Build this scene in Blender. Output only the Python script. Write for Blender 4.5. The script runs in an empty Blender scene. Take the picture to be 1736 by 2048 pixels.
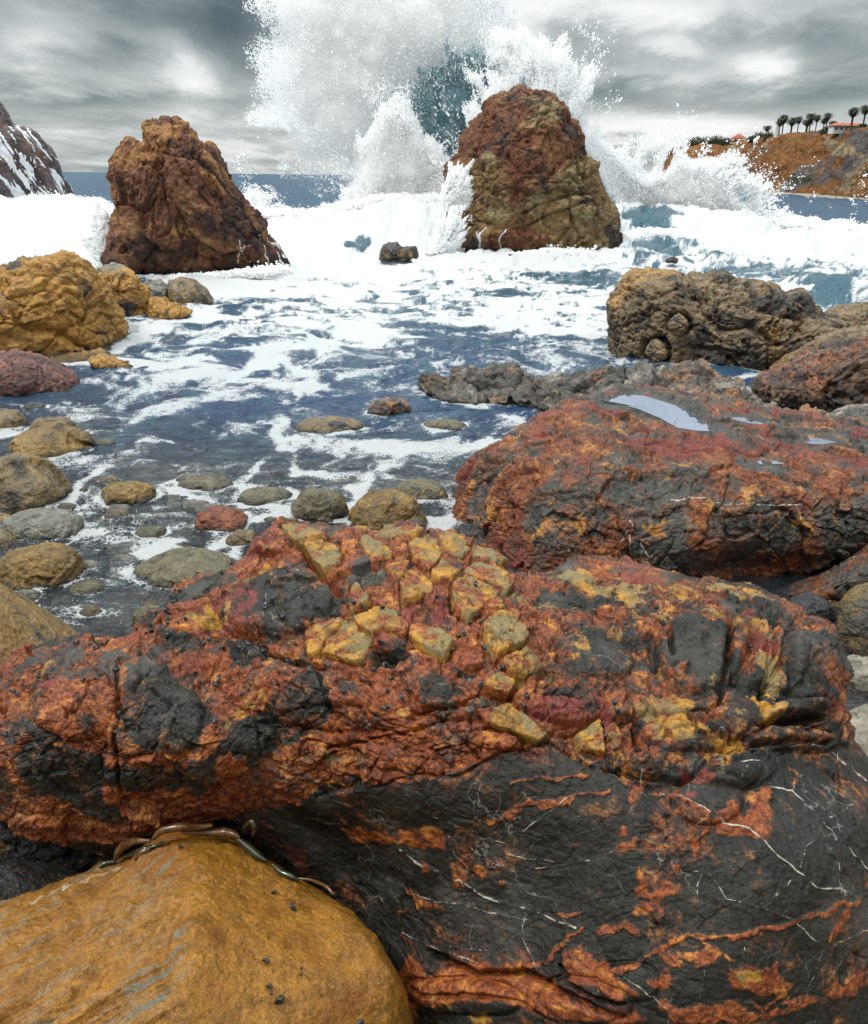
import bpy, math, random
import numpy as np
from mathutils import Vector, Matrix

SC = bpy.context.scene
R = math.radians
# ------------------------------------------------------------------ camera
H = 2.6
FPX = 1704.0
CX, CY = 868.0, 1024.0
PITCH = math.atan((1024.0 - 351.0) / FPX)
ROLL = R(0.62)
F_ = np.array([0.0, math.cos(PITCH), -math.sin(PITCH)])
R0 = np.array([1.0, 0.0, 0.0])
U0 = np.array([0.0, math.sin(PITCH), math.cos(PITCH)])
R_ = math.cos(ROLL) * R0 + math.sin(ROLL) * U0
U_ = -math.sin(ROLL) * R0 + math.cos(ROLL) * U0
cam_d = bpy.data.cameras.new('camera')
cam = bpy.data.objects.new('camera', cam_d)
SC.collection.objects.link(cam)
cam_d.sensor_fit = 'VERTICAL'
cam_d.angle = 2 * math.atan(1024.0 / FPX)
cam_d.clip_start = 0.05
cam_d.clip_end = 20000
cam.matrix_world = Matrix(((R_[0], U_[0], -F_[0], 0), (R_[1], U_[1], -F_[1], 0), (R_[2], U_[2], -F_[2], H), (0, 0, 0, 1)))
SC.camera = cam

# ------------------------------------------------------------------ view, sun, sky
SC.view_settings.view_transform = 'Standard'
SC.view_settings.look = 'None'
SC.view_settings.exposure = 0.45
SC.view_settings.gamma = 1
SC.view_settings.use_curve_mapping = False
SC.cycles.max_bounces = 14
SC.cycles.diffuse_bounces = 6
SC.cycles.volume_bounces = 12
SC.cycles.transparent_max_bounces = 16
SC.cycles.caustics_reflective = False
SC.cycles.caustics_refractive = False

SUN_EL, SUN_AZ = R(60), R(248)        # azimuth from +Y (the view direction) clockwise: behind the camera, a little left
sun_d = bpy.data.lights.new('sun', 'SUN')
sun_d.energy = 1.5
sun_d.angle = R(12)
sun_d.color = (1.0, 0.965, 0.9)
sun = bpy.data.objects.new('sun', sun_d)
SC.collection.objects.link(sun)
sdir = Vector((math.sin(SUN_AZ) * math.cos(SUN_EL), math.cos(SUN_AZ) * math.cos(SUN_EL), math.sin(SUN_EL)))
sun.rotation_euler = sdir.to_track_quat('Z', 'Y').to_euler()


def px_ray(px, py):
    px = np.asarray(px, float)
    py = np.asarray(py, float)
    return F_ + ((px - CX) / FPX)[..., None] * R_ - ((py - CY) / FPX)[..., None] * U_


class NT:
    """short-hand for building node trees"""
    def __init__(s, tree):
        s.t = tree
        tree.nodes.clear()

    def n(s, typ, **kw):
        nd = s.t.nodes.new(typ)
        ins = kw.pop('ins', {})
        for k, v in kw.items():
            setattr(nd, k, v)
        for k, v in ins.items():
            s.put(nd.inputs[k], v)
        return nd

    def put(s, sock, v):
        if isinstance(v, bpy.types.NodeSocket):
            s.t.links.new(v, sock)
        elif isinstance(v, bpy.types.Node):
            s.t.links.new(v.outputs[0], sock)
        else:
            if sock.type == 'RGBA' and hasattr(v, '__len__') and len(v) == 3:
                v = tuple(v) + (1,)
            sock.default_value = v

    def m(s, op, a, b=None, c=None, clamp=False):
        nd = s.t.nodes.new('ShaderNodeMath')
        nd.operation = op
        nd.use_clamp = clamp
        s.put(nd.inputs[0], a)
        if b is not None:
            s.put(nd.inputs[1], b)
        if c is not None:
            s.put(nd.inputs[2], c)
        return nd.outputs[0]

    def ramp(s, f, a, b, lo=0.0, hi=1.0, smooth=True):
        nd = s.t.nodes.new('ShaderNodeMapRange')
        nd.interpolation_type = 'SMOOTHSTEP' if smooth else 'LINEAR'
        s.put(nd.inputs[0], f)
        nd.inputs[1].default_value = a
        nd.inputs[2].default_value = b
        nd.inputs[3].default_value = lo
        nd.inputs[4].default_value = hi
        return nd.outputs[0]

    def mix(s, f, a, b, bt='MIX'):
        nd = s.t.nodes.new('ShaderNodeMix')
        nd.data_type = 'RGBA'
        nd.blend_type = bt
        s.put(nd.inputs[0], f)
        s.put(nd.inputs[6], a)
        s.put(nd.inputs[7], b)
        return nd.outputs[2]

    def noise(s, vec, scale, detail=6, rough=0.6, dist=0.0, typ='FBM', w=None):
        nd = s.t.nodes.new('ShaderNodeTexNoise')
        nd.noise_type = typ
        s.put(nd.inputs['Vector'], vec)
        nd.inputs['Scale'].default_value = scale
        nd.inputs['Detail'].default_value = detail
        nd.inputs['Roughness'].default_value = rough
        nd.inputs['Distortion'].default_value = dist
        return nd.outputs[0]

    def scaled(s, vec, sc, loc=(0, 0, 0), rot=(0, 0, 0)):
        nd = s.t.nodes.new('ShaderNodeMapping')
        s.put(nd.inputs[0], vec)
        nd.inputs[1].default_value = loc
        nd.inputs[2].default_value = rot
        nd.inputs[3].default_value = sc
        return nd.outputs[0]


world = bpy.data.worlds.new('World')
SC.world = world
world.use_nodes = True
w = NT(world.node_tree)
tc = w.n('ShaderNodeTexCoord').outputs['Generated']
sep = w.n('ShaderNodeSeparateXYZ', ins={0: tc})
dx, dy, dz = sep.outputs
skytex = w.n('ShaderNodeTexSky', sky_type='NISHITA', sun_disc=False, sun_elevation=SUN_EL, sun_rotation=SUN_AZ)
nish = w.mix(1.0, skytex.outputs[0], (0.1, 0.1, 0.1), 'MULTIPLY')
# cloud deck seen from below: the direction projected on a flat layer
dzc = w.m('ADD', w.m('MAXIMUM', dz, 0.0), 0.10)
cu = w.m('DIVIDE', dx, dzc)
cv = w.m('DIVIDE', dy, dzc)
cvec = w.n('ShaderNodeCombineXYZ', ins={0: cu, 1: cv, 2: 0.0}).outputs[0]
n1 = w.noise(w.scaled(cvec, (0.55, 0.30, 1)), 1.0, 9, 0.6, 0.3)
n2 = w.noise(w.scaled(cvec, (0.9, 0.5, 1), (7, 3, 1)), 2.2, 8, 0.62, 0.2)
nn = w.noise(tc, 9.0, 5, 0.6)
# authored cloud masses in the sky dome (azimuth/elevation ratios)
ady = w.m('MAXIMUM', w.m('ABSOLUTE', dy), 0.05)
uu = w.m('ADD', w.m('DIVIDE', dx, ady), w.m('MULTIPLY', w.m('SUBTRACT', nn, 0.5), 0.10))
vv = w.m('ADD', w.m('DIVIDE', dz, ady), w.m('MULTIPLY', w.m('SUBTRACT', n2, 0.5), 0.05))


def cloud_blob(px, py, rx, ry, k):
    d = px_ray(px, py)
    u0, v0 = d[0] / d[1], d[2] / d[1]
    a = w.m('DIVIDE', w.m('SUBTRACT', uu, float(u0)), rx / FPX)
    b = w.m('DIVIDE', w.m('SUBTRACT', vv, float(v0)), ry / FPX)
    r2 = w.m('ADD', w.m('MULTIPLY', a, a), w.m('MULTIPLY', b, b))
    e = w.m('EXPONENT', w.m('MULTIPLY', r2, -1.0))
    return w.m('MULTIPLY', e, k * 1.45)


acc = w.m('ADD', w.m('MULTIPLY', w.m('SUBTRACT', n1, 0.5), 1.5), w.m('MULTIPLY', w.m('SUBTRACT', n2, 0.5), 1.1))
for bl in [(470, 55, 130, 80, -.6), (290, 15, 190, 45, -.34), (230, 95, 90, 25, -.22), (60, 90, 80, 45, .25), (370, 150, 60, 50, .42), (330, 85, 50, 30, .2),
           (130, 200, 200, 14, -.22), (480, 190, 80, 22, -.12), (60, 290, 160, 40, .02), (1330, 255, 230, 22, .5), (1530, 135, 60, 30, .55),
           (1330, 85, 40, 20, .3), (1200, 15, 220, 22, .35), (1150, 85, 110, 26, -.12), (1620, 80, 140, 24, -.16), (1230, 195, 100, 22, -.2), (1420, 60, 120, 20, -.12),
           (1350, 160, 90, 20, .2), (1640, 195, 140, 20, -.1), (1290, 310, 90, 24, -.05), (760, 60, 260, 90, .3), (640, 250, 160, 70, .12)]:
    acc = w.m('ADD', acc, cloud_blob(*bl))
cr = w.n('ShaderNodeValToRGB')
w.put(cr.inputs[0], w.ramp(acc, -0.86, 0.52, 0, 1, smooth=False))
els = cr.color_ramp.elements
els[0].position, els[0].color = 0.0, (0.085, 0.115, 0.130, 1)
els[1].position, els[1].color = 1.0, (0.90, 0.91, 0.91, 1)
for p, c in ((0.3, (0.20, 0.24, 0.25)), (0.5, (0.36, 0.40, 0.40)), (0.64, (0.50, 0.535, 0.535)), (0.78, (0.72, 0.74, 0.74))):
    e = els.new(p)
    e.color = c + (1,)
zen = w.ramp(dz, 0.18, 0.9, 1.0, 4.4)
cl = w.mix(1.0, cr.outputs[0], w.n('ShaderNodeCombineXYZ', ins={0: zen, 1: zen, 2: zen}).outputs[0], 'MULTIPLY')
skyc = w.mix(0.93, nish, cl)
# low sky behind the camera, out of view, dimmed to darken front rock faces
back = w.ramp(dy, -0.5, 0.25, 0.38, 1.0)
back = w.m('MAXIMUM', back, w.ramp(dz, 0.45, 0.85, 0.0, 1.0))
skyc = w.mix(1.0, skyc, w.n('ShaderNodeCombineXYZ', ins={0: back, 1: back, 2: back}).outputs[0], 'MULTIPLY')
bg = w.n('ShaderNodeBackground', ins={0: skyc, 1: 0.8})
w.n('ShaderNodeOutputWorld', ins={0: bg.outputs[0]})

# ------------------------------------------------------------------ helpers
COL = SC.collection
rng = np.random.default_rng(11)
random.seed(5)


def tag(o, label=None, cat=None, group=None, kind=None):
    if label:
        o['label'] = label
    if cat:
        o['category'] = cat
    if group:
        o['group'] = group
    if kind:
        o['kind'] = kind
    return o


def mesh_np(name, V, Fq, mat=None, parent=None, smooth=True, origin=None, attrs=None):
    """V (N,3) world, Fq list of arrays of quads/tris"""
    V = np.asarray(V, np.float64)
    if origin is None:
        origin = np.array([V[:, 0].mean(), V[:, 1].mean(), V[:, 2].min()])
    origin = np.asarray(origin, float)
    me = bpy.data.meshes.new(name)
    fs = [np.asarray(f, np.int32) for f in (Fq if isinstance(Fq, list) else [Fq]) if len(f)]
    nl = sum(f.size for f in fs)
    nf = sum(len(f) for f in fs)
    me.vertices.add(len(V))
    me.vertices.foreach_set('co', (V - origin).astype(np.float32).ravel())
    me.loops.add(nl)
    me.polygons.add(nf)
    me.loops.foreach_set('vertex_index', np.concatenate([f.ravel() for f in fs]))
    tot = np.concatenate([np.full(len(f), f.shape[1], np.int32) for f in fs])
    st = np.concatenate([[0], np.cumsum(tot)[:-1]]).astype(np.int32)
    me.polygons.foreach_set('loop_start', st)
    me.polygons.foreach_set('use_smooth', np.full(nf, smooth))
    me.update(calc_edges=True)
    if attrs:
        for k, a in attrs.items():
            a = np.asarray(a, np.float32)
            if a.ndim == 1:
                at = me.attributes.new(k, 'FLOAT', 'POINT')
                at.data.foreach_set('value', a)
            else:
                at = me.attributes.new(k, 'FLOAT_COLOR', 'POINT')
                at.data.foreach_set('color', a.ravel())
    if mat:
        me.materials.append(mat)
    o = bpy.data.objects.new(name, me)
    COL.objects.link(o)
    if parent:
        o.parent = parent
        o.location = origin - np.array(parent.location)
    else:
        o.location = origin
    return o


def empty(name, loc, rz=0):
    o = bpy.data.objects.new(name, None)
    COL.objects.link(o)
    o.location = loc
    o.rotation_euler = (0, 0, rz)
    o.empty_display_size = 0.1
    return o


# ---- vectorised noise
_G = np.random.default_rng(3).normal(size=(256, 3))
_G /= np.linalg.norm(_G, axis=1)[:, None]
_P = np.random.default_rng(4).permutation(256).astype(np.int32)
_P = np.concatenate([_P, _P, _P])


def _h(i, j, k):
    return _P[_P[_P[i & 255] + (j & 255)] + (k & 255)]


def perlin(p):
    i = np.floor(p).astype(np.int32)
    f = p - i
    u = f * f * f * (f * (f * 6 - 15) + 10)
    r = 0
    for a in (0, 1):
        wa = u[:, 0] if a else 1 - u[:, 0]
        for b in (0, 1):
            wb = u[:, 1] if b else 1 - u[:, 1]
            for c in (0, 1):
                wc = u[:, 2] if c else 1 - u[:, 2]
                g = _G[_h(i[:, 0] + a, i[:, 1] + b, i[:, 2] + c)]
                d = g[:, 0] * (f[:, 0] - a) + g[:, 1] * (f[:, 1] - b) + g[:, 2] * (f[:, 2] - c)
                r = r + d * (wa * wb * wc)
    return r * 1.6


def fbm(p, o=4, lac=2.03, g=0.5, off=0.0):
    p = p + off
    s = 0
    a = 1.0
    for k in range(o):
        s = s + a * perlin(p)
        p = p * lac + 17.3
        a *= g
    return s


def ridged(p, o=4, lac=2.1, g=0.5, off=0.0):
    p = p + off
    s = 0
    a = 1.0
    for k in range(o):
        s = s + a * (1 - 2 * np.abs(perlin(p)))
        p = p * lac + 9.1
        a *= g
    return s


def vor(p, jit=0.9, facet=0.5):
    """F1, F2-F1 and a blocky facet height in [-1,1] per point"""
    i = np.floor(p).astype(np.int32)
    n = len(p)
    F1 = np.full(n, 9.0)
    F2 = np.full(n, 9.0)
    H1 = np.zeros(n, np.int32)
    C1 = np.zeros((n, 3))
    for a in (-1, 0, 1):
        for b in (-1, 0, 1):
            for c in (-1, 0, 1):
                q0, q1, q2 = i[:, 0] + a, i[:, 1] + b, i[:, 2] + c
                h = _h(q0, q1, q2)
                jx = _P[h + 31] / 255.0
                jy = _P[h + 87] / 255.0
                jz = _P[h + 143] / 255.0
                cx = q0 + 0.5 + jit * (jx - 0.5) - p[:, 0]
                cy = q1 + 0.5 + jit * (jy - 0.5) - p[:, 1]
                cz = q2 + 0.5 + jit * (jz - 0.5) - p[:, 2]
                d = np.sqrt(cx * cx + cy * cy + cz * cz)
                m = d < F1
                F2 = np.where(m, F1, np.minimum(F2, d))
                F1 = np.where(m, d, F1)
                H1 = np.where(m, h, H1)
                C1[m, 0] = cx[m]
                C1[m, 1] = cy[m]
                C1[m, 2] = cz[m]
    g = _G[H1]
    pl = -(C1 * g).sum(1)
    base = (_P[H1 + 201] / 255.0 - 0.5)
    return F1, F2 - F1, pl * facet + base * (1 - facet)


def sstep(x, a, b):
    t = np.clip((x - a) / (b - a), 0, 1)
    return t * t * (3 - 2 * t)


def normals_of(V, Fq):
    a = V[Fq[:, 0]]
    c = V[Fq[:, 2]]
    b = V[Fq[:, 1]]
    d = V[Fq[:, 3 if Fq.shape[1] == 4 else 0]]
    n = np.cross(c - a, d - b) if Fq.shape[1] == 4 else np.cross(b - a, c - a)
    N = np.zeros_like(V)
    for k in range(Fq.shape[1]):
        for ax in range(3):
            N[:, ax] += np.bincount(Fq[:, k], n[:, ax], len(V))
    L = np.linalg.norm(N, axis=1)
    L[L == 0] = 1
    return N / L[:, None]


_CS = {}


def cubesphere(n):
    if n in _CS:
        return _CS[n]
    t = np.tan((np.linspace(-1, 1, n + 1)) * math.pi / 4)
    A, B = np.meshgrid(t, t, indexing='ij')
    O = np.ones_like(A)
    faces = []
    vs = []
    idx = np.arange((n + 1) ** 2).reshape(n + 1, n + 1)
    q = np.stack([idx[:-1, :-1], idx[1:, :-1], idx[1:, 1:], idx[:-1, 1:]], -1).reshape(-1, 4)
    for k, (x, y, z) in enumerate(((O, A, B), (-O, B, A), (B, O, A), (A, -O, B), (A, B, O), (B, A, -O))):
        vs.append(np.stack([x, y, z], -1).reshape(-1, 3))
        faces.append(q + k * (n + 1) ** 2)
    V = np.concatenate(vs)
    V /= np.linalg.norm(V, axis=1)[:, None]
    Q = np.concatenate(faces)
    key = np.round(V * 1e5).astype(np.int64)
    _, first, inv = np.unique(key, axis=0, return_index=True, return_inverse=True)
    V = V[first]
    Q = inv.ravel()[Q]
    _CS[n] = (V, Q)
    return _CS[n]


def poly_sd(px, py, poly):
    """signed distance in px, positive inside"""
    poly = np.asarray(poly, float)
    x = px.ravel()
    y = py.ravel()
    d = np.full(x.shape, 1e9)
    ins = np.zeros(x.shape, bool)
    for k in range(len(poly)):
        ax, ay = poly[k]
        bx, by = poly[(k + 1) % len(poly)]
        ex, ey = bx - ax, by - ay
        t = np.clip(((x - ax) * ex + (y - ay) * ey) / (ex * ex + ey * ey + 1e-9), 0, 1)
        d = np.minimum(d, (x - ax - t * ex) ** 2 + (y - ay - t * ey) ** 2)
        c = (ay > y) != (by > y)
        with np.errstate(divide='ignore', invalid='ignore'):
            ins ^= c & (x < ex * (y - ay) / (ey if ey != 0 else 1e-9) + ax)
    d = np.sqrt(d)
    return np.where(ins, d, -d).reshape(px.shape)


def line_d(px, py, pts):
    x = px.ravel()
    y = py.ravel()
    d = np.full(x.shape, 1e9)
    for (ax, ay), (bx, by) in zip(pts[:-1], pts[1:]):
        ex, ey = bx - ax, by - ay
        t = np.clip(((x - ax) * ex + (y - ay) * ey) / (ex * ex + ey * ey + 1e-9), 0, 1)
        d = np.minimum(d, (x - ax - t * ex) ** 2 + (y - ay - t * ey) ** 2)
    return np.sqrt(d).reshape(px.shape)


def tps(ctrl, X, Y, lam=1e-3):
    c = np.asarray(ctrl, float)
    P = c[:, :2] / 500.0
    v = c[:, 2]
    n = len(P)

    def U(r2):
        return np.where(r2 > 1e-12, 0.5 * r2 * np.log(r2 + 1e-12), 0)
    r2 = ((P[:, None] - P[None]) ** 2).sum(-1)
    K = U(r2) + lam * np.eye(n)
    A = np.zeros((n + 3, n + 3))
    A[:n, :n] = K
    A[:n, n] = 1
    A[:n, n + 1:] = P
    A[n, :n] = 1
    A[n + 1:, :n] = P.T
    sol = np.linalg.solve(A, np.concatenate([v, np.zeros(3)]))
    x = X / 500.0
    y = Y / 500.0
    out = sol[n] + sol[n + 1] * x + sol[n + 2] * y
    for k in range(n):
        out = out + sol[k] * U((x - P[k, 0]) ** 2 + (y - P[k, 1]) ** 2)
    return out


def ground_hit(px, py, z=0.0):
    d = px_ray(px, py)
    t = (z - H) / d[2]
    return np.array([0, 0, H]) + d * t


def at_Y(px, py, Y):
    d = px_ray(px, py)
    t = np.asarray(Y) / d[..., 1]
    return np.array([0, 0, H]) + d * t[..., None] if np.ndim(t) else np.array([0, 0, H]) + d * t


def project(V):
    q = V - np.array([0, 0, H])
    zc = q @ F_
    return CX + FPX * (q @ R_) / zc, CY - FPX * (q @ U_) / zc
# ------------------------------------------------------------------ materials
def new_mat(name):
    m = bpy.data.materials.new(name)
    m.use_nodes = True
    return m, NT(m.node_tree)


def rock_mat(name, A, B, C, D, amp=1.9, s=1.0, bump=0.006, rough=(0.25, 0.6), fleck=None, coat=0.0, facet=0.7, soft=0.34, tidek=0.75, tide=None, white=(0.55, 0.53, 0.47), veins=0.0, spec=0.5, blotch=1.0, grain=0.6):
    """A base / B,C,D overlays, each ((dark),(light)); weights come from the mesh attribute 'mask' (r=B, g=C, b=white, a=D).
    s = size of the grain in metres"""
    m, t = new_mat(name)
    tc = t.n('ShaderNodeTexCoord').outputs['Object']
    k = 1.0 / s
    n_big = t.noise(tc, 1.6 * k, 5, 0.6, 0.6)
    n_mid = t.noise(t.scaled(tc, (1, 1, 1.6), (3, 1, 7)), 7 * k, 9, 0.74, 0.12)
    n_fin = t.noise(t.scaled(tc, (1, 1, 1), (11, 5, 2)), 38 * k, 6, 0.7)
    vo = t.n('ShaderNodeTexVoronoi', feature='F1', ins={'Vector': tc, 'Scale': 55 * k})
    at = t.n('ShaderNodeAttribute', attribute_name='mask')
    sp = t.n('ShaderNodeSeparateColor', ins={0: at.outputs['Color']})
    r_, g_, b_ = sp.outputs
    a_ = at.outputs['Alpha']
    mixn = t.m('ADD', t.m('MULTIPLY', n_mid, 0.6), t.m('MULTIPLY', n_fin, 0.4))
    var = t.ramp(mixn, 0.36, 0.64)

    def edge(v, w=0.30):
        # break the painted weight up with rock grain
        x = t.m('ADD', v, t.m('MULTIPLY', t.m('SUBTRACT', mixn, 0.5), amp))
        return t.ramp(x, 0.5 - w * 0.5, 0.5 + w * 0.5)
    col = t.mix(var, A[0], A[1])
    if len(A) > 2:
        col = t.mix(t.ramp(n_big, 0.5, 0.66, 0, blotch), col, A[2])
    colB = t.mix(t.ramp(n_fin, 0.35, 0.66), B[0], B[1])
    if len(B) > 2:
        colB = t.mix(t.ramp(n_mid, 0.52, 0.66, 0, 0.9), colB, B[2])
    col = t.mix(edge(r_, soft), col, colB)
    colC = t.mix(t.ramp(n_mid, 0.38, 0.62), C[0], C[1])
    if len(C) > 2:
        colC = t.mix(t.ramp(t.noise(tc, 4.2 * k, 5, .65), 0.46, 0.56, 0, 0.85), colC, C[2])
    col = t.mix(edge(g_, 0.25), col, colC)
    colD = t.mix(var, D[0], D[1])
    col = t.mix(edge(a_, 0.4), col, colD)
    if fleck:
        f = t.ramp(t.noise(t.scaled(tc, (1, 1, 1), (2, 9, 4)), 24 * k, 5, 0.75, 0.3), 0.62, 0.72, 0, 0.8)
        col = t.mix(f, col, fleck)
    # mineral grain
    gr = t.ramp(t.noise(tc, 160 * k, 3, 0.7), 0.3, 0.7, 1 - grain * 0.55, 1 + grain * 0.55, smooth=False)
    col = t.mix(1.0, col, t.n('ShaderNodeCombineXYZ', ins={0: gr, 1: gr, 2: gr}).outputs[0], 'MULTIPLY')
    if tide:
        z = t.n('ShaderNodeSeparateXYZ', ins={0: t.n('ShaderNodeNewGeometry').outputs['Position']}).outputs[2]
        zt = t.m('ADD', z, t.m('MULTIPLY', t.m('SUBTRACT', n_mid, 0.5), tide * 1.5))
        wet = t.m('MULTIPLY', t.ramp(zt, tide * 0.3, tide, 1, 0), t.ramp(z, -0.05, -0.01))
        col = t.mix(t.m('MULTIPLY', wet, tidek), col, (0.022, 0.022, 0.016))
    if veins > 0:
        vv = t.n('ShaderNodeTexVoronoi', feature='DISTANCE_TO_EDGE', ins={'Vector': t.mix(0.22, tc, t.n('ShaderNodeTexNoise', ins={'Vector': tc, 'Scale': 5 * k, 'Detail': 4.0}).outputs[1], 'MIX'), 'Scale': 2.2 * k})
        vm = t.m('MULTIPLY', t.ramp(vv.outputs[0], 0.0, 0.012, 1, 0), t.ramp(t.noise(tc, 2.7 * k, 3), 0.5, 0.62))
        vm = t.m('MULTIPLY', t.m('MULTIPLY', vm, veins), t.m('SUBTRACT', 1.0, r_, clamp=True))
        col = t.mix(vm, col, (0.36, 0.35, 0.30))
    bw = t.ramp(t.m('ADD', b_, t.m('MULTIPLY', t.m('SUBTRACT', n_fin, 0.5), 1.1)), 0.35, 0.6)
    col = t.mix(bw, col, white)
    ro = t.ramp(t.noise(tc, 11 * k, 5, 0.7), 0.35, 0.65, rough[0], rough[1])
    hb = t.m('ADD', t.m('MULTIPLY', n_mid, 1.0), t.m('ADD', t.m('MULTIPLY', n_fin, 0.45), t.m('MULTIPLY', vo.outputs[0], 0.10)))
    hb = t.m('ADD', hb, t.m('MULTIPLY', t.noise(tc, 120 * k, 4, 0.7), 0.12))
    vf = t.n('ShaderNodeTexVoronoi', feature='F1', ins={'Vector': t.scaled(tc, (1, 1, 1.35), (5, 2, 1), (.4, .2, .7)), 'Scale': 13 * k}).outputs[0]
    vf2 = t.n('ShaderNodeTexVoronoi', feature='F1', ins={'Vector': t.scaled(tc, (1, 1.3, 1), (1, 7, 3), (.9, .5, .1)), 'Scale': 30 * k}).outputs[0]
    hb = t.m('ADD', hb, t.m('MULTIPLY', t.m('ADD', vf, t.m('MULTIPLY', vf2, 0.5)), facet))
    bp = t.n('ShaderNodeBump', ins={'Strength': 1.0, 'Distance': bump * 4, 'Height': hb})
    bs = t.n('ShaderNodeBsdfPrincipled', ins={'Base Color': col, 'Roughness': ro, 'Normal': bp, 'Specular IOR Level': spec, 'Coat Weight': coat, 'Coat Roughness': 0.12, 'Coat Normal': bp})
    t.n('ShaderNodeOutputMaterial', ins={0: bs})
    return m


def plain_mat(name, col, rough=0.6, var=0.25, scale=20, spec=0.4, col2=None, bump=0.0, emit=None, sub=0):
    m, t = new_mat(name)
    tc = t.n('ShaderNodeTexCoord').outputs['Object']
    n = t.noise(tc, scale, 5, 0.65)
    c2 = col2 or tuple(c * (1 - var) for c in col)
    c = t.mix(t.ramp(n, 0.35, 0.65), col, c2)
    kw = {'Base Color': c, 'Roughness': rough, 'Specular IOR Level': spec}
    if bump:
        kw['Normal'] = t.n('ShaderNodeBump', ins={'Strength': 1.0, 'Distance': bump, 'Height': n})
    if sub:
        kw['Subsurface Weight'] = sub
        kw['Subsurface Radius'] = (0.02, 0.01, 0.004)
        kw['Subsurface Scale'] = 1.0
    bs = t.n('ShaderNodeBsdfPrincipled', ins=kw)
    t.n('ShaderNodeOutputMaterial', ins={0: bs})
    return m


RUST = ((0.085, 0.019, 0.009), (0.34, 0.088, 0.022), (0.58, 0.235, 0.05))
RED = ((0.09, 0.014, 0.014), (0.22, 0.045, 0.028))
BASALT = ((0.006, 0.006, 0.0045), (0.027, 0.026, 0.020), (0.10, 0.097, 0.085))
OCHRE = ((0.12, 0.058, 0.012), (0.47, 0.23, 0.030), (0.19, 0.155, 0.07))
M = {}
M['fore'] = rock_mat('veined_rust_rock', BASALT, RUST, OCHRE, RED, s=0.55, bump=0.0023, rough=(0.10, 0.38), white=(0.46, 0.44, 0.36), veins=0.45, spec=0.32, blotch=0.45, grain=.85, coat=.06, facet=.35, soft=.6)
M['big'] = rock_mat('red_rust_rock', ((0.028, 0.028, 0.023), (0.095, 0.092, 0.08)), ((0.07, 0.020, 0.011), (0.27, 0.078, 0.026), (0.42, 0.18, 0.05)), ((0.52, 0.28, 0.06), (0.35, 0.15, 0.04)), RED, s=1.1, bump=0.005, rough=(0.22, 0.55), spec=0.3, veins=0.3, coat=.05, facet=.5, soft=.6)
M['ochre'] = rock_mat('smooth_ochre_rock', ((0.14, 0.06, 0.009), (0.37, 0.165, 0.018), (0.23, 0.085, 0.010)), ((0.15, 0.085, 0.035), (0.28, 0.165, 0.07)), ((0.12, 0.10, 0.065), (0.20, 0.17, 0.11)), ((0.10, 0.032, 0.006), (0.24, 0.085, 0.012)), s=0.5, bump=0.0020, rough=(0.28, 0.6), spec=.35, fleck=(0.42, 0.24, 0.06), grain=1.1, coat=.04, facet=.25, white=(0.5, 0.42, 0.28))
M['stack'] = rock_mat('stack_rock', ((0.12, 0.068, 0.028), (0.42, 0.265, 0.115), (0.27, 0.165, 0.07)), ((0.09, 0.035, 0.022), (0.27, 0.105, 0.05), (0.36, 0.19, 0.085)), ((0.21, 0.15, 0.07), (0.38, 0.29, 0.15)), ((0.035, 0.027, 0.024), (0.095, 0.065, 0.05)), s=5.5, bump=0.045, rough=(0.5, 0.85), tide=0.5, white=(0.85, 0.87, 0.88), spec=0.3)
M['stackred'] = rock_mat('red_stack_rock', ((0.09, 0.040, 0.027), (0.34, 0.145, 0.072), (0.27, 0.15, 0.065)), ((0.30, 0.16, 0.05), (0.46, 0.27, 0.09)), ((0.32, 0.14, 0.05), (0.48, 0.25, 0.1)), ((0.04, 0.028, 0.025), (0.10, 0.055, 0.04)), s=5.0, bump=0.045, rough=(0.5, 0.85), tide=0.5, white=(0.85, 0.87, 0.88), spec=0.3)
M['purple'] = rock_mat('wet_brown_rock', ((0.075, 0.04, 0.035), (0.19, 0.10, 0.075)), ((0.06, 0.05, 0.06), (0.16, 0.13, 0.14)), ((0.2, 0.12, 0.08), (0.3, 0.2, 0.12)), ((0.03, 0.025, 0.03), (0.07, 0.05, 0.05)), s=9.0, bump=0.04, rough=(0.4, 0.7), white=(0.86, 0.89, 0.93))
M['yellow'] = rock_mat('yellow_lumpy_rock', ((0.22, 0.105, 0.02), (0.50, 0.265, 0.045), (0.36, 0.17, 0.03)), ((0.13, 0.10, 0.055), (0.28, 0.22, 0.13)), ((0.50, 0.28, 0.06), (0.32, 0.14, 0.025)), ((0.035, 0.032, 0.03), (0.08, 0.07, 0.055)), s=2.6, bump=0.012, rough=(0.4, 0.75), tide=0.12)
M['brown'] = rock_mat('pitted_brown_rock', ((0.12, 0.085, 0.045), (0.30, 0.215, 0.12), (0.21, 0.145, 0.075)), ((0.30, 0.17, 0.05), (0.46, 0.27, 0.085)), ((0.36, 0.24, 0.12), (0.24, 0.12, 0.06)), ((0.03, 0.027, 0.022), (0.075, 0.062, 0.05)), s=2.0, bump=0.012, rough=(0.4, 0.75), grain=0.8)
M['redbrown'] = rock_mat('pitted_red_rock', ((0.06, 0.04, 0.028), (0.20, 0.11, 0.065), (0.14, 0.095, 0.06)), ((0.15, 0.05, 0.028), (0.33, 0.125, 0.055), (0.42, 0.22, 0.09)), ((0.13, 0.12, 0.1), (0.25, 0.22, 0.18)), ((0.03, 0.024, 0.022), (0.07, 0.05, 0.04)), s=1.8, bump=0.010, rough=(0.35, 0.7), grain=0.8)
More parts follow.
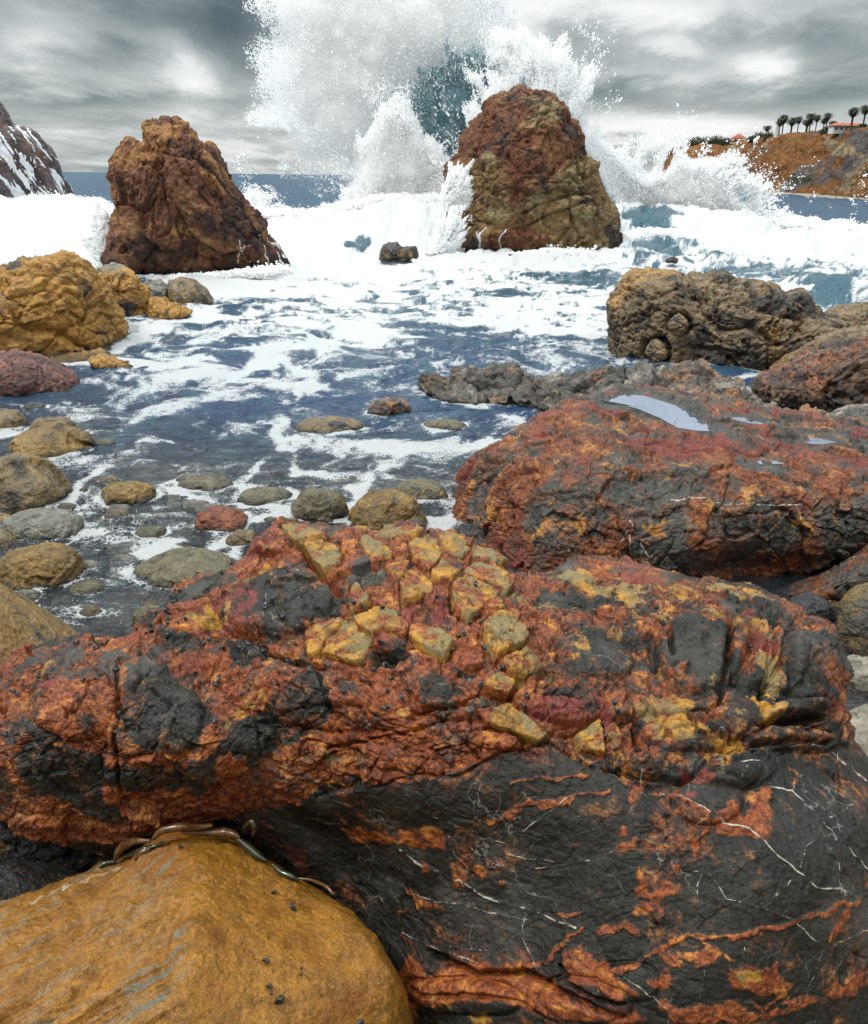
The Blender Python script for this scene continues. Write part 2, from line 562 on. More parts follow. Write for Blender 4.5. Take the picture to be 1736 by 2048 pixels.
M['grey'] = rock_mat('grey_craggy_rock', ((0.035, 0.032, 0.028), (0.16, 0.145, 0.125), (0.11, 0.085, 0.06)), ((0.24, 0.10, 0.045), (0.36, 0.18, 0.08)), ((0.34, 0.32, 0.28), (0.2, 0.17, 0.13)), ((0.025, 0.024, 0.022), (0.07, 0.06, 0.05)), s=1.4, bump=0.008, rough=(0.28, 0.6), tide=0.06)
M['maroon'] = rock_mat('maroon_rock', ((0.05, 0.022, 0.02), (0.16, 0.062, 0.045), (0.11, 0.05, 0.035)), ((0.2, 0.07, 0.05), (0.3, 0.13, 0.09)), ((0.3, 0.18, 0.09), (0.2, 0.1, 0.06)), ((0.04, 0.02, 0.02), (0.09, 0.04, 0.035)), s=1.4, bump=0.008, rough=(0.35, 0.7), tide=0.08)


def stone_mat(name, A, B, s=0.7, rough=(0.12, 0.4)):
    return rock_mat(name, (tuple(c * .6 for c in A), tuple(min(1, c * 1.7) for c in A), tuple(c * 1.1 for c in B)), (tuple(c * 0.55 for c in B), B), ((0.14, 0.08, 0.02), (0.34, 0.19, 0.045)), ((0.02, 0.018, 0.013), (0.06, 0.05, 0.035)), s=s, bump=0.005, rough=rough, tide=0.07, tidek=0.7, grain=0.9)


M['s_ochre'] = stone_mat('ochre_stone', (0.14, 0.085, 0.022), (0.34, 0.20, 0.05))
M['s_tan'] = stone_mat('tan_stone', (0.13, 0.09, 0.04), (0.26, 0.185, 0.085))
M['s_olive'] = stone_mat('olive_stone', (0.10, 0.085, 0.045), (0.18, 0.16, 0.09))
M['s_grey'] = stone_mat('grey_stone', (0.13, 0.125, 0.10), (0.28, 0.27, 0.23))
M['s_dark'] = stone_mat('dark_wet_stone', (0.03, 0.03, 0.032), (0.07, 0.07, 0.075))
M['s_red'] = stone_mat('red_orange_stone', (0.14, 0.035, 0.014), (0.32, 0.09, 0.022))
M['s_pale'] = stone_mat('pale_slab_stone', (0.20, 0.18, 0.14), (0.36, 0.33, 0.26), rough=(0.1, 0.35))
M['s_speck'] = stone_mat('speckled_gold_stone', (0.20, 0.14, 0.06), (0.10, 0.10, 0.09), s=0.25)

# sea water: deep body colour under a clear reflecting surface, see-through over the shallows, with foam lying on it
m, t = new_mat('sea_water')
tc = t.n('ShaderNodeTexCoord').outputs['Object']
fo = t.n('ShaderNodeAttribute', attribute_name='foam').outputs['Fac']
sh = t.n('ShaderNodeAttribute', attribute_name='shallow').outputs['Fac']
te = t.n('ShaderNodeAttribute', attribute_name='teal').outputs['Fac']
fr = t.n('ShaderNodeAttribute', attribute_name='far').outputs['Fac']
nb = t.noise(tc, 14, 6, 0.65, 0.6)
nf = t.noise(tc, 55, 5, 0.75, 0.4)
bub = t.n('ShaderNodeTexVoronoi', feature='DISTANCE_TO_EDGE', ins={'Vector': tc, 'Scale': 30.0}).outputs[0]
bub2 = t.n('ShaderNodeTexVoronoi', feature='F1', ins={'Vector': tc, 'Scale': 16.0}).outputs[0]
nearm = t.m('SUBTRACT', 1.0, fr, clamp=True)
fx = t.m('ADD', fo, t.m('MULTIPLY', t.m('SUBTRACT', nb, 0.5), 0.65))
fx = t.m('ADD', fx, t.m('MULTIPLY', t.m('SUBTRACT', nf, 0.5), 0.22))
fx = t.m('SUBTRACT', fx, t.m('MULTIPLY', t.m('MULTIPLY', t.ramp(bub, 0.0, 0.25), 0.22), nearm))
fm = t.m('MULTIPLY', t.ramp(fx, 0.38, 0.70), t.m('ADD', 0.86, t.m('MULTIPLY', fr, 0.14)))
wn1 = t.noise(tc, 2.6, 5, 0.55, 0.5)
wn2 = t.noise(tc, 11, 5, 0.6, 0.3)
wh = t.m('ADD', wn1, t.m('MULTIPLY', wn2, 0.32))
bmp = t.n('ShaderNodeBump', ins={'Strength': 1.0, 'Distance': 0.22, 'Height': wh})
deep = t.mix(te, (0.016, 0.040, 0.105), (0.022, 0.13, 0.15))
deep = t.mix(t.m('MULTIPLY', fr, 0.6), deep, (0.022, 0.075, 0.13))
kelpn = t.m('MULTIPLY', t.ramp(t.noise(t.scaled(tc, (.25, 1, 1)), .35, 5, .7), .54, .62), t.m('GREATER_THAN', t.n('ShaderNodeSeparateXYZ', ins={0: tc}).outputs[1], 48.0))
deep = t.mix(t.m('MULTIPLY', kelpn, .8), deep, (.012, .008, .02))
deep = t.mix(t.ramp(wn1, 0.42, 0.62, 0, 0.7), deep, (0.03, 0.095, 0.14))
openw = t.ramp(t.n('ShaderNodeSeparateXYZ', ins={0: tc}).outputs[1], 45.0, 70.0)
pr = t.n('ShaderNodeBsdfPrincipled', ins={'Base Color': deep, 'Roughness': t.ramp(openw, 0, 1, .07, .35), 'IOR': 1.33, 'Specular IOR Level': t.ramp(openw, 0, 1, .5, .2), 'Normal': bmp})
fre = t.n('ShaderNodeFresnel', ins={'IOR': 1.33, 'Normal': bmp})
tr = t.n('ShaderNodeBsdfTransparent', ins={0: (0.86, 0.90, 0.92)})
gl = t.n('ShaderNodeBsdfGlossy', ins={0: (0.9, 0.95, 1.0), 'Roughness': 0.06, 'Normal': bmp})
murk = t.n('ShaderNodeBsdfDiffuse', ins={0: (0.085, 0.115, 0.14)})
trm = t.n('ShaderNodeMixShader', ins={0: 0.12, 1: tr, 2: murk})
clear = t.n('ShaderNodeMixShader', ins={0: fre, 1: trm, 2: gl})
wmix = t.n('ShaderNodeMixShader', ins={0: sh, 1: pr, 2: clear})
fbmp = t.n('ShaderNodeBump', ins={'Strength': 0.8, 'Distance': 0.09, 'Height': t.m('ADD', nf, t.m('MULTIPLY', nb, 0.8))})
foamb = t.n('ShaderNodeBsdfPrincipled', ins={'Base Color': t.mix(t.ramp(nf, 0.3, 0.7), (0.74, 0.78, 0.80), (0.90, 0.915, 0.92)), 'Roughness': 0.6, 'Normal': fbmp})
out = t.n('ShaderNodeMixShader', ins={0: fm, 1: wmix, 2: foamb})
t.n('ShaderNodeOutputMaterial', ins={0: out})
M['water'] = m

# flying foam and droplets
m, t = new_mat('white_spray')
d1 = t.n('ShaderNodeBsdfDiffuse', ins={0: (0.98, 0.985, 0.99)})
d2 = t.n('ShaderNodeBsdfTranslucent', ins={0: (0.98, 0.985, 0.99)})
t.n('ShaderNodeOutputMaterial', ins={0: t.n('ShaderNodeMixShader', ins={0: 0.45, 1: d1, 2: d2})})
M['spray'] = m
m, t = new_mat('spray_mist')
t.n('ShaderNodeOutputMaterial', ins={1: t.n('ShaderNodeVolumePrincipled', ins={'Color': (1.0, 1.0, 1.0), 'Density': 1.3, 'Anisotropy': 0.1})})
M['mist'] = m
m, t = new_mat('blue_spray_mist')
t.n('ShaderNodeOutputMaterial', ins={1: t.n('ShaderNodeVolumePrincipled', ins={'Color': (0.47, 0.66, 0.71), 'Density': 1.2, 'Anisotropy': 0.1})})
M['mistblue'] = m
m, t = new_mat('thick_spray_mist')
t.n('ShaderNodeOutputMaterial', ins={1: t.n('ShaderNodeVolumePrincipled', ins={'Color': (1.0, 1.0, 1.0), 'Density': 3.0, 'Anisotropy': 0.1})})
M['mist2'] = m
m, t = new_mat('grey_blue_spray')
d1 = t.n('ShaderNodeBsdfDiffuse', ins={0: (0.36, 0.46, 0.50)})
d2 = t.n('ShaderNodeBsdfTranslucent', ins={0: (0.26, 0.50, 0.52)})
t.n('ShaderNodeOutputMaterial', ins={0: t.n('ShaderNodeMixShader', ins={0: 0.5, 1: d1, 2: d2})})
M['spraydark'] = m
# standing pool water
m, t = new_mat('pool_water')
tc = t.n('ShaderNodeTexCoord').outputs['Object']
bmp = t.n('ShaderNodeBump', ins={'Strength': 0.4, 'Distance': 0.01, 'Height': t.noise(tc, 6, 3)})
fre = t.n('ShaderNodeFresnel', ins={'IOR': 1.33, 'Normal': bmp})
fre2 = t.m('ADD', t.m('MULTIPLY', fre, 1.2), 0.05, clamp=True)
tr = t.n('ShaderNodeBsdfTransparent', ins={0: (0.72, 0.78, 0.82)})
gl = t.n('ShaderNodeBsdfGlossy', ins={0: (0.72, 0.78, 0.95), 'Roughness': 0.02, 'Normal': bmp})
t.n('ShaderNodeOutputMaterial', ins={0: t.n('ShaderNodeMixShader', ins={0: fre2, 1: tr, 2: gl})})
M['pool'] = m
# ------------------------------------------------------------------ rock builders
def interp(pts, x):
    p = np.asarray(pts, float)
    return np.interp(x, p[:, 0], p[:, 1])


def loft(name, mat, top, bottom, ctrl, x0, x1, nx, ny, feat, nb=60, back=0.8, zb=-0.6, rt=0.1, band=40, endL=0, endR=0, nbot=30, backb=0.8, post=None, rb=0.0, bandb=30, cap=True):
    px = np.linspace(x0, x1, nx)
    tp = interp(top, px)
    bt = np.maximum(interp(bottom, px), tp + 0.5)
    v = np.linspace(0, 1, ny)
    PX = np.repeat(px[:, None], ny, 1)
    PY = tp[:, None] + (bt - tp)[:, None] * v[None]
    Y = tps(ctrl, PX, PY)
    s = np.clip((PY - tp[:, None]) / band, 0, 1)
    Y = Y + rt * (1 - np.sqrt(np.clip(1 - (1 - s) ** 2, 0, 1)))
    if rb:
        s = np.clip((bt[:, None] - PY) / bandb, 0, 1)
        Y = Y + rb * (1 - np.sqrt(np.clip(1 - (1 - s) ** 2, 0, 1)))
    ef = np.ones(nx)
    for e, xe in ((endL, x0), (endR, x1)):
        if e:
            t = np.clip(np.abs(px - xe) / e, 0, 1)
            q = np.sqrt(np.clip(1 - (1 - t) ** 2, 0, 1))
            Y = Y + back * 0.6 * (1 - q)[:, None]
            ef *= 0.15 + 0.85 * q
    P = at_Y(PX, PY, Y)
    rays = px_ray(px, tp)
    slope = rays[:, 2] / rays[:, 1]
    wv = np.linspace(0, 1, nb + 1)[1:] ** 1.3
    sn, cs = np.sin(wv * math.pi / 2), 1 - np.cos(wv * math.pi / 2)
    bo = (back * ef)[:, None] * sn[None]
    P0 = P[:, 0]
    Bk = np.stack([P0[:, 0][:, None] + bo * (rays[:, 0] / rays[:, 1])[:, None], P0[:, 1][:, None] + bo,
                   P0[:, 2][:, None] + bo * (slope * 1.15)[:, None] + (zb - P0[:, 2] - slope * 1.15 * back * ef)[:, None].clip(-9, -0.02) * cs[None]], -1)
    wv = np.linspace(0, 1, nbot + 1)[1:]
    sn, cs = np.sin(wv * math.pi / 2), 1 - np.cos(wv * math.pi / 2)
    P1 = P[:, -1]
    bo = (backb * ef)[:, None] * sn[None]
    Bt = np.stack([np.repeat(P1[:, 0][:, None], nbot, 1), P1[:, 1][:, None] + bo, P1[:, 2][:, None] + np.minimum(zb - P1[:, 2], -0.02)[:, None] * cs[None]], -1)
    G = np.concatenate([Bk[:, ::-1], P, Bt], 1)          # back-bottom -> ridge -> front -> underside
    n2 = G.shape[1]
    FW = np.concatenate([np.repeat(np.linspace(0, 0.8, nb)[None], nx, 0), np.ones((nx, ny)), np.repeat(np.linspace(0.8, 0, nbot)[None], nx, 0)], 1)
    GX = np.concatenate([np.repeat(PX[:, :1], nb, 1), PX, np.repeat(PX[:, -1:], nbot, 1)], 1)
    GY = np.concatenate([np.repeat(PY[:, :1], nb, 1), PY, np.repeat(PY[:, -1:], nbot, 1)], 1)
    idx = np.arange(nx * n2).reshape(nx, n2)
    nxt = np.roll(idx, -1, axis=1)
    Q = np.stack([idx[:-1], idx[1:], nxt[1:], nxt[:-1]], -1).reshape(-1, 4)
    V = G.reshape(-1, 3)
    N = normals_of(V, Q)
    c = idx[nx // 2, nb + ny // 2]
    if N[c] @ (np.array([0, 0, H]) - V[c]) < 0:
        Q = Q[:, ::-1].copy()
        N = -N
    d, mask = feat(V, N, GX.ravel(), GY.ravel(), FW.ravel())
    V = V + N * d[:, None]
    if post is not None:
        V, mask = post(V, mask, GX.ravel(), GY.ravel(), FW.ravel())
    faces = [Q]
    if cap:
        caps = []
        for row in (idx[0], idx[-1]):
            cen = len(V)
            V = np.concatenate([V, V[row].mean(0)[None]])
            mask = np.concatenate([mask, mask[row[:1]]])
            caps.append(np.stack([row, np.roll(row, -1), np.full(n2, cen)], -1))
        faces += [caps[0], caps[1][:, ::-1]]
    o = mesh_np(name, V, faces, mat, attrs={'mask': mask})
    V3 = V[:nx * n2].reshape(nx, n2, 3)[:, nb:nb + ny]
    N2 = normals_of(V, Q)[:nx * n2].reshape(nx, n2, 3)[:, nb:nb + ny]

    def hit(x, y):
        i = int(np.clip(round((x - x0) / (x1 - x0) * (nx - 1)), 0, nx - 1))
        # nearest projected vertex in a small window
        i0, i1 = max(0, i - 12), min(nx, i + 13)
        sub = V3[i0:i1].reshape(-1, 3)
        sx, sy = project(sub)
        k = int(np.argmin((sx - x) ** 2 + (sy - y) ** 2))
        return sub[k], N2[i0:i1].reshape(-1, 3)[k]
    return o, hit


def boulder(name, mat, outline, Y, tf, tb, feat, n=100, tilt=0.0, c=None, pe=0.85, qe=0.9, yaw=0.0):
    o = np.asarray(outline, float)
    if c is None:
        c = ((o[:, 0].min() + o[:, 0].max()) / 2, (o[:, 1].min() + o[:, 1].max()) / 2)
    d = px_ray(*c)
    P0 = at_Y(c[0], c[1], Y)
    N = -np.array([d[0] / d[1], 1.0, d[2] / d[1] * tilt])
    N /= np.linalg.norm(N)
    A = np.cross(np.array([0, 0, 1.0]), N)
    A /= np.linalg.norm(A)
    B = np.cross(N, A)
    rr = px_ray(o[:, 0], o[:, 1])
    tt = ((P0 - np.array([0, 0, H])) @ N) / (rr @ N)
    W = np.array([0, 0, H]) + rr * tt[:, None] - P0
    ax, ay = W @ A, W @ B
    # radial table
    K = 1440
    th = np.linspace(-math.pi, math.pi, K, endpoint=False)
    Rt = np.zeros(K)
    cx_, cy_ = np.cos(th), np.sin(th)
    for k in range(len(ax)):
        x1, y1 = ax[k], ay[k]
        x2, y2 = ax[(k + 1) % len(ax)], ay[(k + 1) % len(ax)]
        ex, ey = x2 - x1, y2 - y1
        den = cx_ * ey - cy_ * ex
        with np.errstate(divide='ignore', invalid='ignore'):
            r = (x1 * ey - y1 * ex) / den
            u = (x1 * cy_ - y1 * cx_) / den
        ok = (np.abs(den) > 1e-12) & (r > 0) & (u >= -1e-6) & (u <= 1 + 1e-6)
        Rt = np.where(ok, np.maximum(Rt, np.nan_to_num(r)), Rt)
    ker = np.array([1, 2, 3, 2, 1.0])
    ker /= ker.sum()
    Rt = np.convolve(np.concatenate([Rt[-2:], Rt, Rt[:2]]), ker, 'valid')
    S, Q = cubesphere(n)
    ang = np.arctan2(S[:, 1], S[:, 0])
    Rv = np.interp(ang, np.concatenate([th, [math.pi]]), np.concatenate([Rt, Rt[:1]]))
    mm = np.sqrt(S[:, 0] ** 2 + S[:, 1] ** 2)
    mp = np.sin(np.arcsin(np.clip(mm, 0, 1))) ** pe
    zz = np.sign(S[:, 2]) * np.abs(S[:, 2]) ** qe
    T = np.where(S[:, 2] > 0, tf, tb)
    V = P0 + (Rv * mp * np.cos(ang))[:, None] * A + (Rv * mp * np.sin(ang))[:, None] * B + (zz * T)[:, None] * N
    Nn = normals_of(V, Q)
    if ((V - P0) * Nn).sum() < 0:
        Q = Q[:, ::-1].copy()
        Nn = -Nn
    gx, gy = project(V)
    dd, mask = feat(V, Nn, gx, gy, (S[:, 2] > -0.2).astype(float))
    V = V + Nn * dd[:, None]
    return mesh_np(name, V, Q, mat, attrs={'mask': mask})


def mk(r, g, b, a):
    z = np.zeros_like(r)
    return np.stack([np.clip(r, 0, 1), np.clip(g + z, 0, 1), np.clip(b + z, 0, 1), np.clip(a + z, 0, 1)], -1)


def feat_generic(L, a1=0.08, a2=0.06, a3=0.025, a4=0.006, r0=0.4, g0=0.25, d0=0.25, crack=0.3, seed=0.0, rsc=1.0, pits=0.0, strat=0.0, extra=None):
    """L: size of the big forms in metres; a*: amplitudes as a share of L"""
    def f(V, N, gx, gy, fw):
        p = V / L + seed
        wv = np.stack([fbm(p * 1.7, 2, off=3.1), fbm(p * 1.7, 2, off=8.7), fbm(p * 1.7, 2, off=5.5)], -1) * 0.16
        d = a1 * fbm(p * 1.1, 3)
        _, e1, f1 = vor((p + wv) * 2.2)
        d = d + a2 * f1 - a2 * crack * (1 - sstep(e1, 0, 0.12))
        _, e2, f2 = vor((p + wv * 1.3) * 6.0 + 4)
        d = d + a3 * f2 - a3 * crack * (1 - sstep(e2, 0, 0.14))
        _, e3, f3 = vor((p + wv) * 15.0 + 9)
        _, e4, f4 = vor(p * 34.0 + 2)
        d = d + a3 * 0.5 * f3 + a3 * .22 * f4
        d = d + a4 * fbm(p * 26, 3)
        if pits:
            pn = fbm(p * 7 + wv * 2, 3, off=21)
            d = d - pits * sstep(pn, 0.25, 0.65) - pits * 0.5 * sstep(fbm(p * 16, 2, off=31), 0.3, 0.6)
        if strat:
            q = V[:, 2] + 0.25 * V[:, 0]
            d = d + strat * np.sin(q / L * 34 + 5 * fbm(p * 1.4, 2))
        n1 = fbm(p * 2.0 * rsc, 4, off=40)
        n2 = fbm(p * 2.6 * rsc, 4, off=50)
        n3 = fbm(p * 3.4 * rsc, 4, off=60)
        r = r0 + 0.5 * n1 + 0.25 * f1 + .3 * f3
        g = g0 + 0.5 * n2 + 0.25 * f2 + .2 * f3
        a = d0 + 0.5 * n3 + .3 * fbm(p * 9, 3, off=77) + 0.25 * (1 - sstep(e1, 0, 0.1)) - 0.2 * f2
        b = np.zeros_like(r)
        if extra:
            d, r, g, b, a = extra(V, N, gx, gy, fw, d, r, g, b, a)
        return d * L, mk(r, g, b, a)
    return f


# ------------------------------------------------------------------ the veined boulder that fills the foreground
def C1(*p):
    return [(460 + u * .3744, 1010 + v * .3744) for u, v in p]


def C2(*p):
    return [(800 + u * .3744, 1400 + v * .3744) for u, v in p]


def C3(*p):
    return [(1086 + u * .3744, 1400 + v * .3744) for u, v in p]


def C4(*p):
    return [(800 + u * .5392, 1700 + v * .5395) for u, v in p]


TILES = [C1((265, 95), (330, 90), (520, 140), (520, 165), (380, 205), (330, 190)),
         C1((375, 200), (480, 175), (560, 200), (600, 260), (590, 330), (500, 350), (440, 300)),
         C1((690, 190), (730, 175), (860, 240), (870, 300), (800, 320), (720, 270)),
         C1((820, 340), (960, 300), (920, 390), (890, 410)),
         C1((950, 220), (1050, 160), (1120, 230), (1130, 280), (1060, 360), (970, 290)),
         C1((1100, 170), (1210, 165), (1290, 250), (1240, 280), (1160, 260)),
         C1((910, 430), (990, 325), (1085, 420), (1075, 490), (1060, 495), (920, 530)),
         C1((1070, 360), (1130, 300), (1240, 360), (1180, 400), (1110, 415)),
         C1((1180, 430), (1260, 375), (1420, 440), (1480, 560), (1350, 570), (1280, 610), (1190, 540)),
         C1((1240, 350), (1300, 290), (1480, 360), (1520, 430), (1480, 470), (1380, 410)),
         C1((640, 430), (680, 400), (760, 530), (640, 590)),
         C1((405, 680), (440, 650), (610, 610), (590, 670), (520, 740), (490, 820), (420, 820)),
         C1((530, 730), (620, 640), (670, 640), (760, 720), (720, 840), (660, 850), (500, 820)),
         C1((665, 610), (780, 545), (880, 550), (960, 640), (940, 690), (800, 670), (765, 720), (700, 660)),
         C1((960, 650), (990, 610), (1210, 710), (1150, 800), (1090, 790), (950, 700)),
         C1((1350, 620), (1440, 580), (1530, 600), (1600, 700), (1580, 740), (1430, 800), (1370, 740)),
         C1((1440, 820), (1590, 755), (1690, 860), (1580, 930), (1530, 900)),
         C1((1350, 960), (1440, 880), (1540, 940), (1490, 1020), (1400, 1000)),
         C2((410, 50), (590, 0), (760, 170), (800, 180), (740, 230), (620, 180), (460, 130)),
         C2((940, 180), (1070, 80), (1095, 300), (960, 270)),
         C1((1290, 200), (1420, 240), (1500, 330), (1300, 280)),
         [(700, 1050), (770, 1062), (845, 1062), (835, 1080), (760, 1080)]]
SOCKET = C1((735, 850), (790, 725), (940, 740), (960, 770), (880, 860))
LOBES = [(548, 1205, 118, 72, -12, .075), (1120, 1395, 88, 50, 12, .07), (1302, 1530, 78, 38, 5, .05), (1400, 1305, 92, 80, 0, .09), (1503, 1305, 50, 72, 0, .08), (1560, 1330, 34, 60, 0, .05),
         (1625, 1330, 58, 95, -8, .08), (1205, 1235, 130, 46, 14, .04), (1450, 1205, 120, 38, 10, .045), (640, 1400, 120, 62, 10, .04), (390, 1308, 95, 36, 5, .04), (745, 1410, 85, 50, 0, .03),
         (900, 1392, 86, 44, 14, .035), (1470, 1440, 55, 36, 0, .06), (1590, 1430, 70, 30, 0, .06), (1590, 1478, 95, 26, 4, .05), (1370, 1465, 92, 34, 6, .05), (1455, 1540, 62, 34, 12, .05), (970, 1455, 90, 36, 16, .035),
         (140, 1400, 90, 80, 0, .05), (300, 1440, 110, 90, 0, .05), (440, 1470, 110, 90, 5, .05), (1255, 1410, 62, 34, 15, .04), (1190, 1310, 80, 40, 20, .04), (1420, 1600, 70, 50, 0, .035), (1500, 1530, 50, 40, 0, .03),
         (60, 1330, 70, 34, 0, .03), (520, 1345, 70, 30, 0, .02), (1050, 1240, 90, 40, 20, .03), (1180, 1995, 90, 40, 10, .04), (930, 1990, 120, 34, 5, .05), (1260, 1960, 60, 40, 10, .03)]
CRACKS = [(C1((0, 715), (150, 740), (200, 790), (300, 830), (420, 870), (500, 880)), 5, .035), (C1((610, 605), (690, 575), (760, 540)), 4, .03), (C1((340, 190), (380, 205), (540, 150)), 3, .02),
          (C1((960, 290), (1040, 370), (1100, 425), (1180, 440)), 5, .035), (C1((1510, 1010), (1570, 940), (1640, 880), (1736, 870)), 5, .035), (C1((1180, 450), (1190, 560), (1270, 620), (1350, 620)), 4, .025),
          (C1((1210, 715), (1330, 765), (1440, 815)), 4, .025), (C1((960, 1090), (1100, 1075), (1200, 1060), (1340, 990)), 4, .03), (C1((490, 820), (530, 735), (600, 660)), 3, .03),
          ([(230, 1345), (236, 1420), (228, 1500), (240, 1590)], 4, .03), ([(650, 1500), (760, 1475), (850, 1450), (930, 1405)], 4, .02), ([(640, 1350), (660, 1420), (720, 1450), (820, 1470)], 3, .02),
          ([(1085, 1190), (1180, 1230), (1300, 1330), (1350, 1350)], 4, .025), ([(1250, 1200), (1330, 1270), (1345, 1330)], 4, .03), ([(1460, 1240), (1452, 1330), (1440, 1410)], 5, .04),
          ([(1530, 1250), (1536, 1330), (1520, 1400)], 4, .03), ([(1130, 1465), (1240, 1440), (1330, 1420), (1430, 1415), (1500, 1400)], 5, .035), ([(1210, 1540), (1300, 1560), (1370, 1560), (1420, 1510), (1530, 1490), (1660, 1485)], 5, .03),
          ([(1270, 1420), (1275, 1510)], 4, .03), ([(1365, 1420), (1400, 1470), (1460, 1500)], 4, .03), ([(860, 1905), (960, 1950), (1060, 1945), (1160, 1985), (1240, 2030)], 6, .04),
          ([(830, 1975), (930, 1985), (1040, 2000), (1120, 2035)], 4, .02), ([(1130, 1930), (1150, 1960), (1200, 1990), (1250, 2000)], 4, .03), ([(560, 1035), (600, 1090), (640, 1150), (690, 1190)], 5, .03),
          ([(1020, 1150), (1080, 1190), (1150, 1215), (1260, 1240), (1400, 1250)], 3, .02), ([(700, 1500), (760, 1545), (900, 1560), (1010, 1500), (1110, 1480), (1190, 1540)], 3, .015)]
DARK = [[(250, 1340), (330, 1330), (400, 1400), (420, 1430), (400, 1500), (300, 1500), (230, 1450)], [(330, 1280), (420, 1275), (480, 1300), (430, 1330), (370, 1320)],
        [(560, 1370), (640, 1350), (665, 1420), (640, 1470), (550, 1500), (480, 1550), (300, 1630), (200, 1640), (60, 1560), (30, 1500), (60, 1450), (130, 1480), (250, 1540), (430, 1500)],
        [(1200, 1530), (1180, 1545), (1095, 1475), (1020, 1500), (960, 1560), (880, 1555), (780, 1582), (700, 1560), (600, 1600), (520, 1640), (640, 1700), (700, 1760), (740, 1850), (830, 1900), (960, 1920), (1050, 1945), (1180, 1890), (1290, 1900), (1350, 2060), (1900, 2080), (1900, 1500), (1660, 1482), (1560, 1492), (1500, 1540), (1440, 1560), (1340, 1545), (1290, 1565)],
        C1((120, 400), (200, 310), (330, 300), (420, 370), (520, 450), (620, 490), (600, 600), (400, 640), (250, 700), (120, 640)), C1((1000, 900), (1080, 880), (1240, 980), (1180, 1040), (1010, 1000)),
        C1((1180, 830), (1290, 820), (1340, 880), (1200, 860)), SOCKET, C1((950, 780), (1010, 790), (970, 850)), C1((0, 740), (140, 760), (260, 800), (400, 860), (300, 830), (120, 800), (0, 900)),
        [(1055, 1395), (1090, 1370), (1150, 1365), (1200, 1395), (1195, 1425), (1110, 1435)], [(1260, 1520), (1330, 1510), (1360, 1540), (1320, 1565), (1270, 1560)],
        [(1335, 1265), (1380, 1250), (1450, 1290), (1460, 1350), (1410, 1375), (1345, 1350)], [(1550, 1300), (1640, 1270), (1672, 1330), (1672, 1390), (1630, 1415), (1560, 1405)],
        [(1430, 1190), (1560, 1200), (1600, 1240), (1570, 1265), (1480, 1240)], [(1060, 1180), (1160, 1175), (1240, 1205), (1200, 1225), (1100, 1210)], [(1150, 1270), (1190, 1260), (1240, 1310), (1200, 1330)],
        [(1480, 1370), (1560, 1380), (1580, 1420), (1500, 1410)], [(60, 1260), (180, 1275), (250, 1270), (180, 1290), (80, 1290)], [(280, 1220), (330, 1190), (440, 1130), (470, 1140), (360, 1220), (290, 1270)],
        [(1445, 1525), (1500, 1510), (1560, 1520), (1540, 1560), (1460, 1550)], [(1185, 1440), (1210, 1450), (1205, 1480), (1190, 1470)], C1((640, 340), (760, 330), (870, 400), (800, 430), (650, 390))]
RUSTP = [[(1240, 1565), (1290, 1562), (1265, 1612)], [(1500, 1580), (1540, 1572), (1537, 1640), (1532, 1682), (1490, 1672), (1440, 1668), (1432, 1640), (1450, 1610), (1470, 1600), (1485, 1635), (1500, 1610)],
         C3((400, 645), (450, 650), (455, 720), (400, 720)), C3((400, 740), (470, 740), (485, 800), (400, 800)), C3((500, 1000), (560, 960), (620, 1010), (730, 980), (740, 1010), (700, 1045), (520, 1045)),
         C3((490, 1100), (560, 1070), (640, 1110), (560, 1130), (470, 1150)), C3((660, 895), (720, 890), (725, 920), (690, 920)), C2((115, 850), (145, 850), (165, 915), (120, 925)), C2((385, 905), (440, 900), (460, 940), (400, 940)),
         C2((525, 940), (570, 960), (575, 980), (540, 970)), C2((305, 930), (345, 930), (350, 975), (300, 985)), C2((30, 990), (60, 975), (90, 1040), (240, 1090), (230, 1120), (110, 1095), (0, 1150), (0, 1130), (60, 1080)), C2((160, 600), (200, 605), (190, 625)),
         C4((960, 385), (1000, 390), (1040, 410), (1050, 430), (1000, 430)), C4((1060, 410), (1160, 370), (1200, 400), (1170, 430), (1080, 440)), C4((1200, 450), (1240, 420), (1370, 440), (1400, 420), (1440, 480), (1475, 520), (1450, 560), (1330, 540), (1240, 520)),
         C4((930, 495), (990, 440), (1020, 465), (1000, 500), (960, 515)), C4((90, 450), (200, 430), (300, 420), (450, 450), (560, 470), (640, 520), (740, 570), (860, 600), (1000, 645), (800, 645), (600, 600), (420, 560), (250, 560), (80, 560)),
         C4((620, 360), (700, 340), (780, 400), (860, 480), (940, 520), (830, 540), (740, 500), (640, 480)), C4((0, 380), (80, 440), (70, 645), (0, 645)), C4((960, 545), (1100, 570), (1250, 560), (1290, 610), (1400, 600), (1540, 560), (1560, 580), (1400, 645), (1000, 645)),
         C4((1620, 560), (1680, 480), (1736, 480), (1736, 520), (1680, 560)), C2((0, 690), (170, 700), (230, 720), (240, 800), (170, 780), (0, 770)), [(660, 1640), (740, 1660), (800, 1690), (700, 1700)],
         [(200, 1560), (300, 1600), (420, 1580), (520, 1620), (440, 1650), (300, 1650), (210, 1600)], [(430, 1520), (500, 1500), (510, 1560), (440, 1580)]]
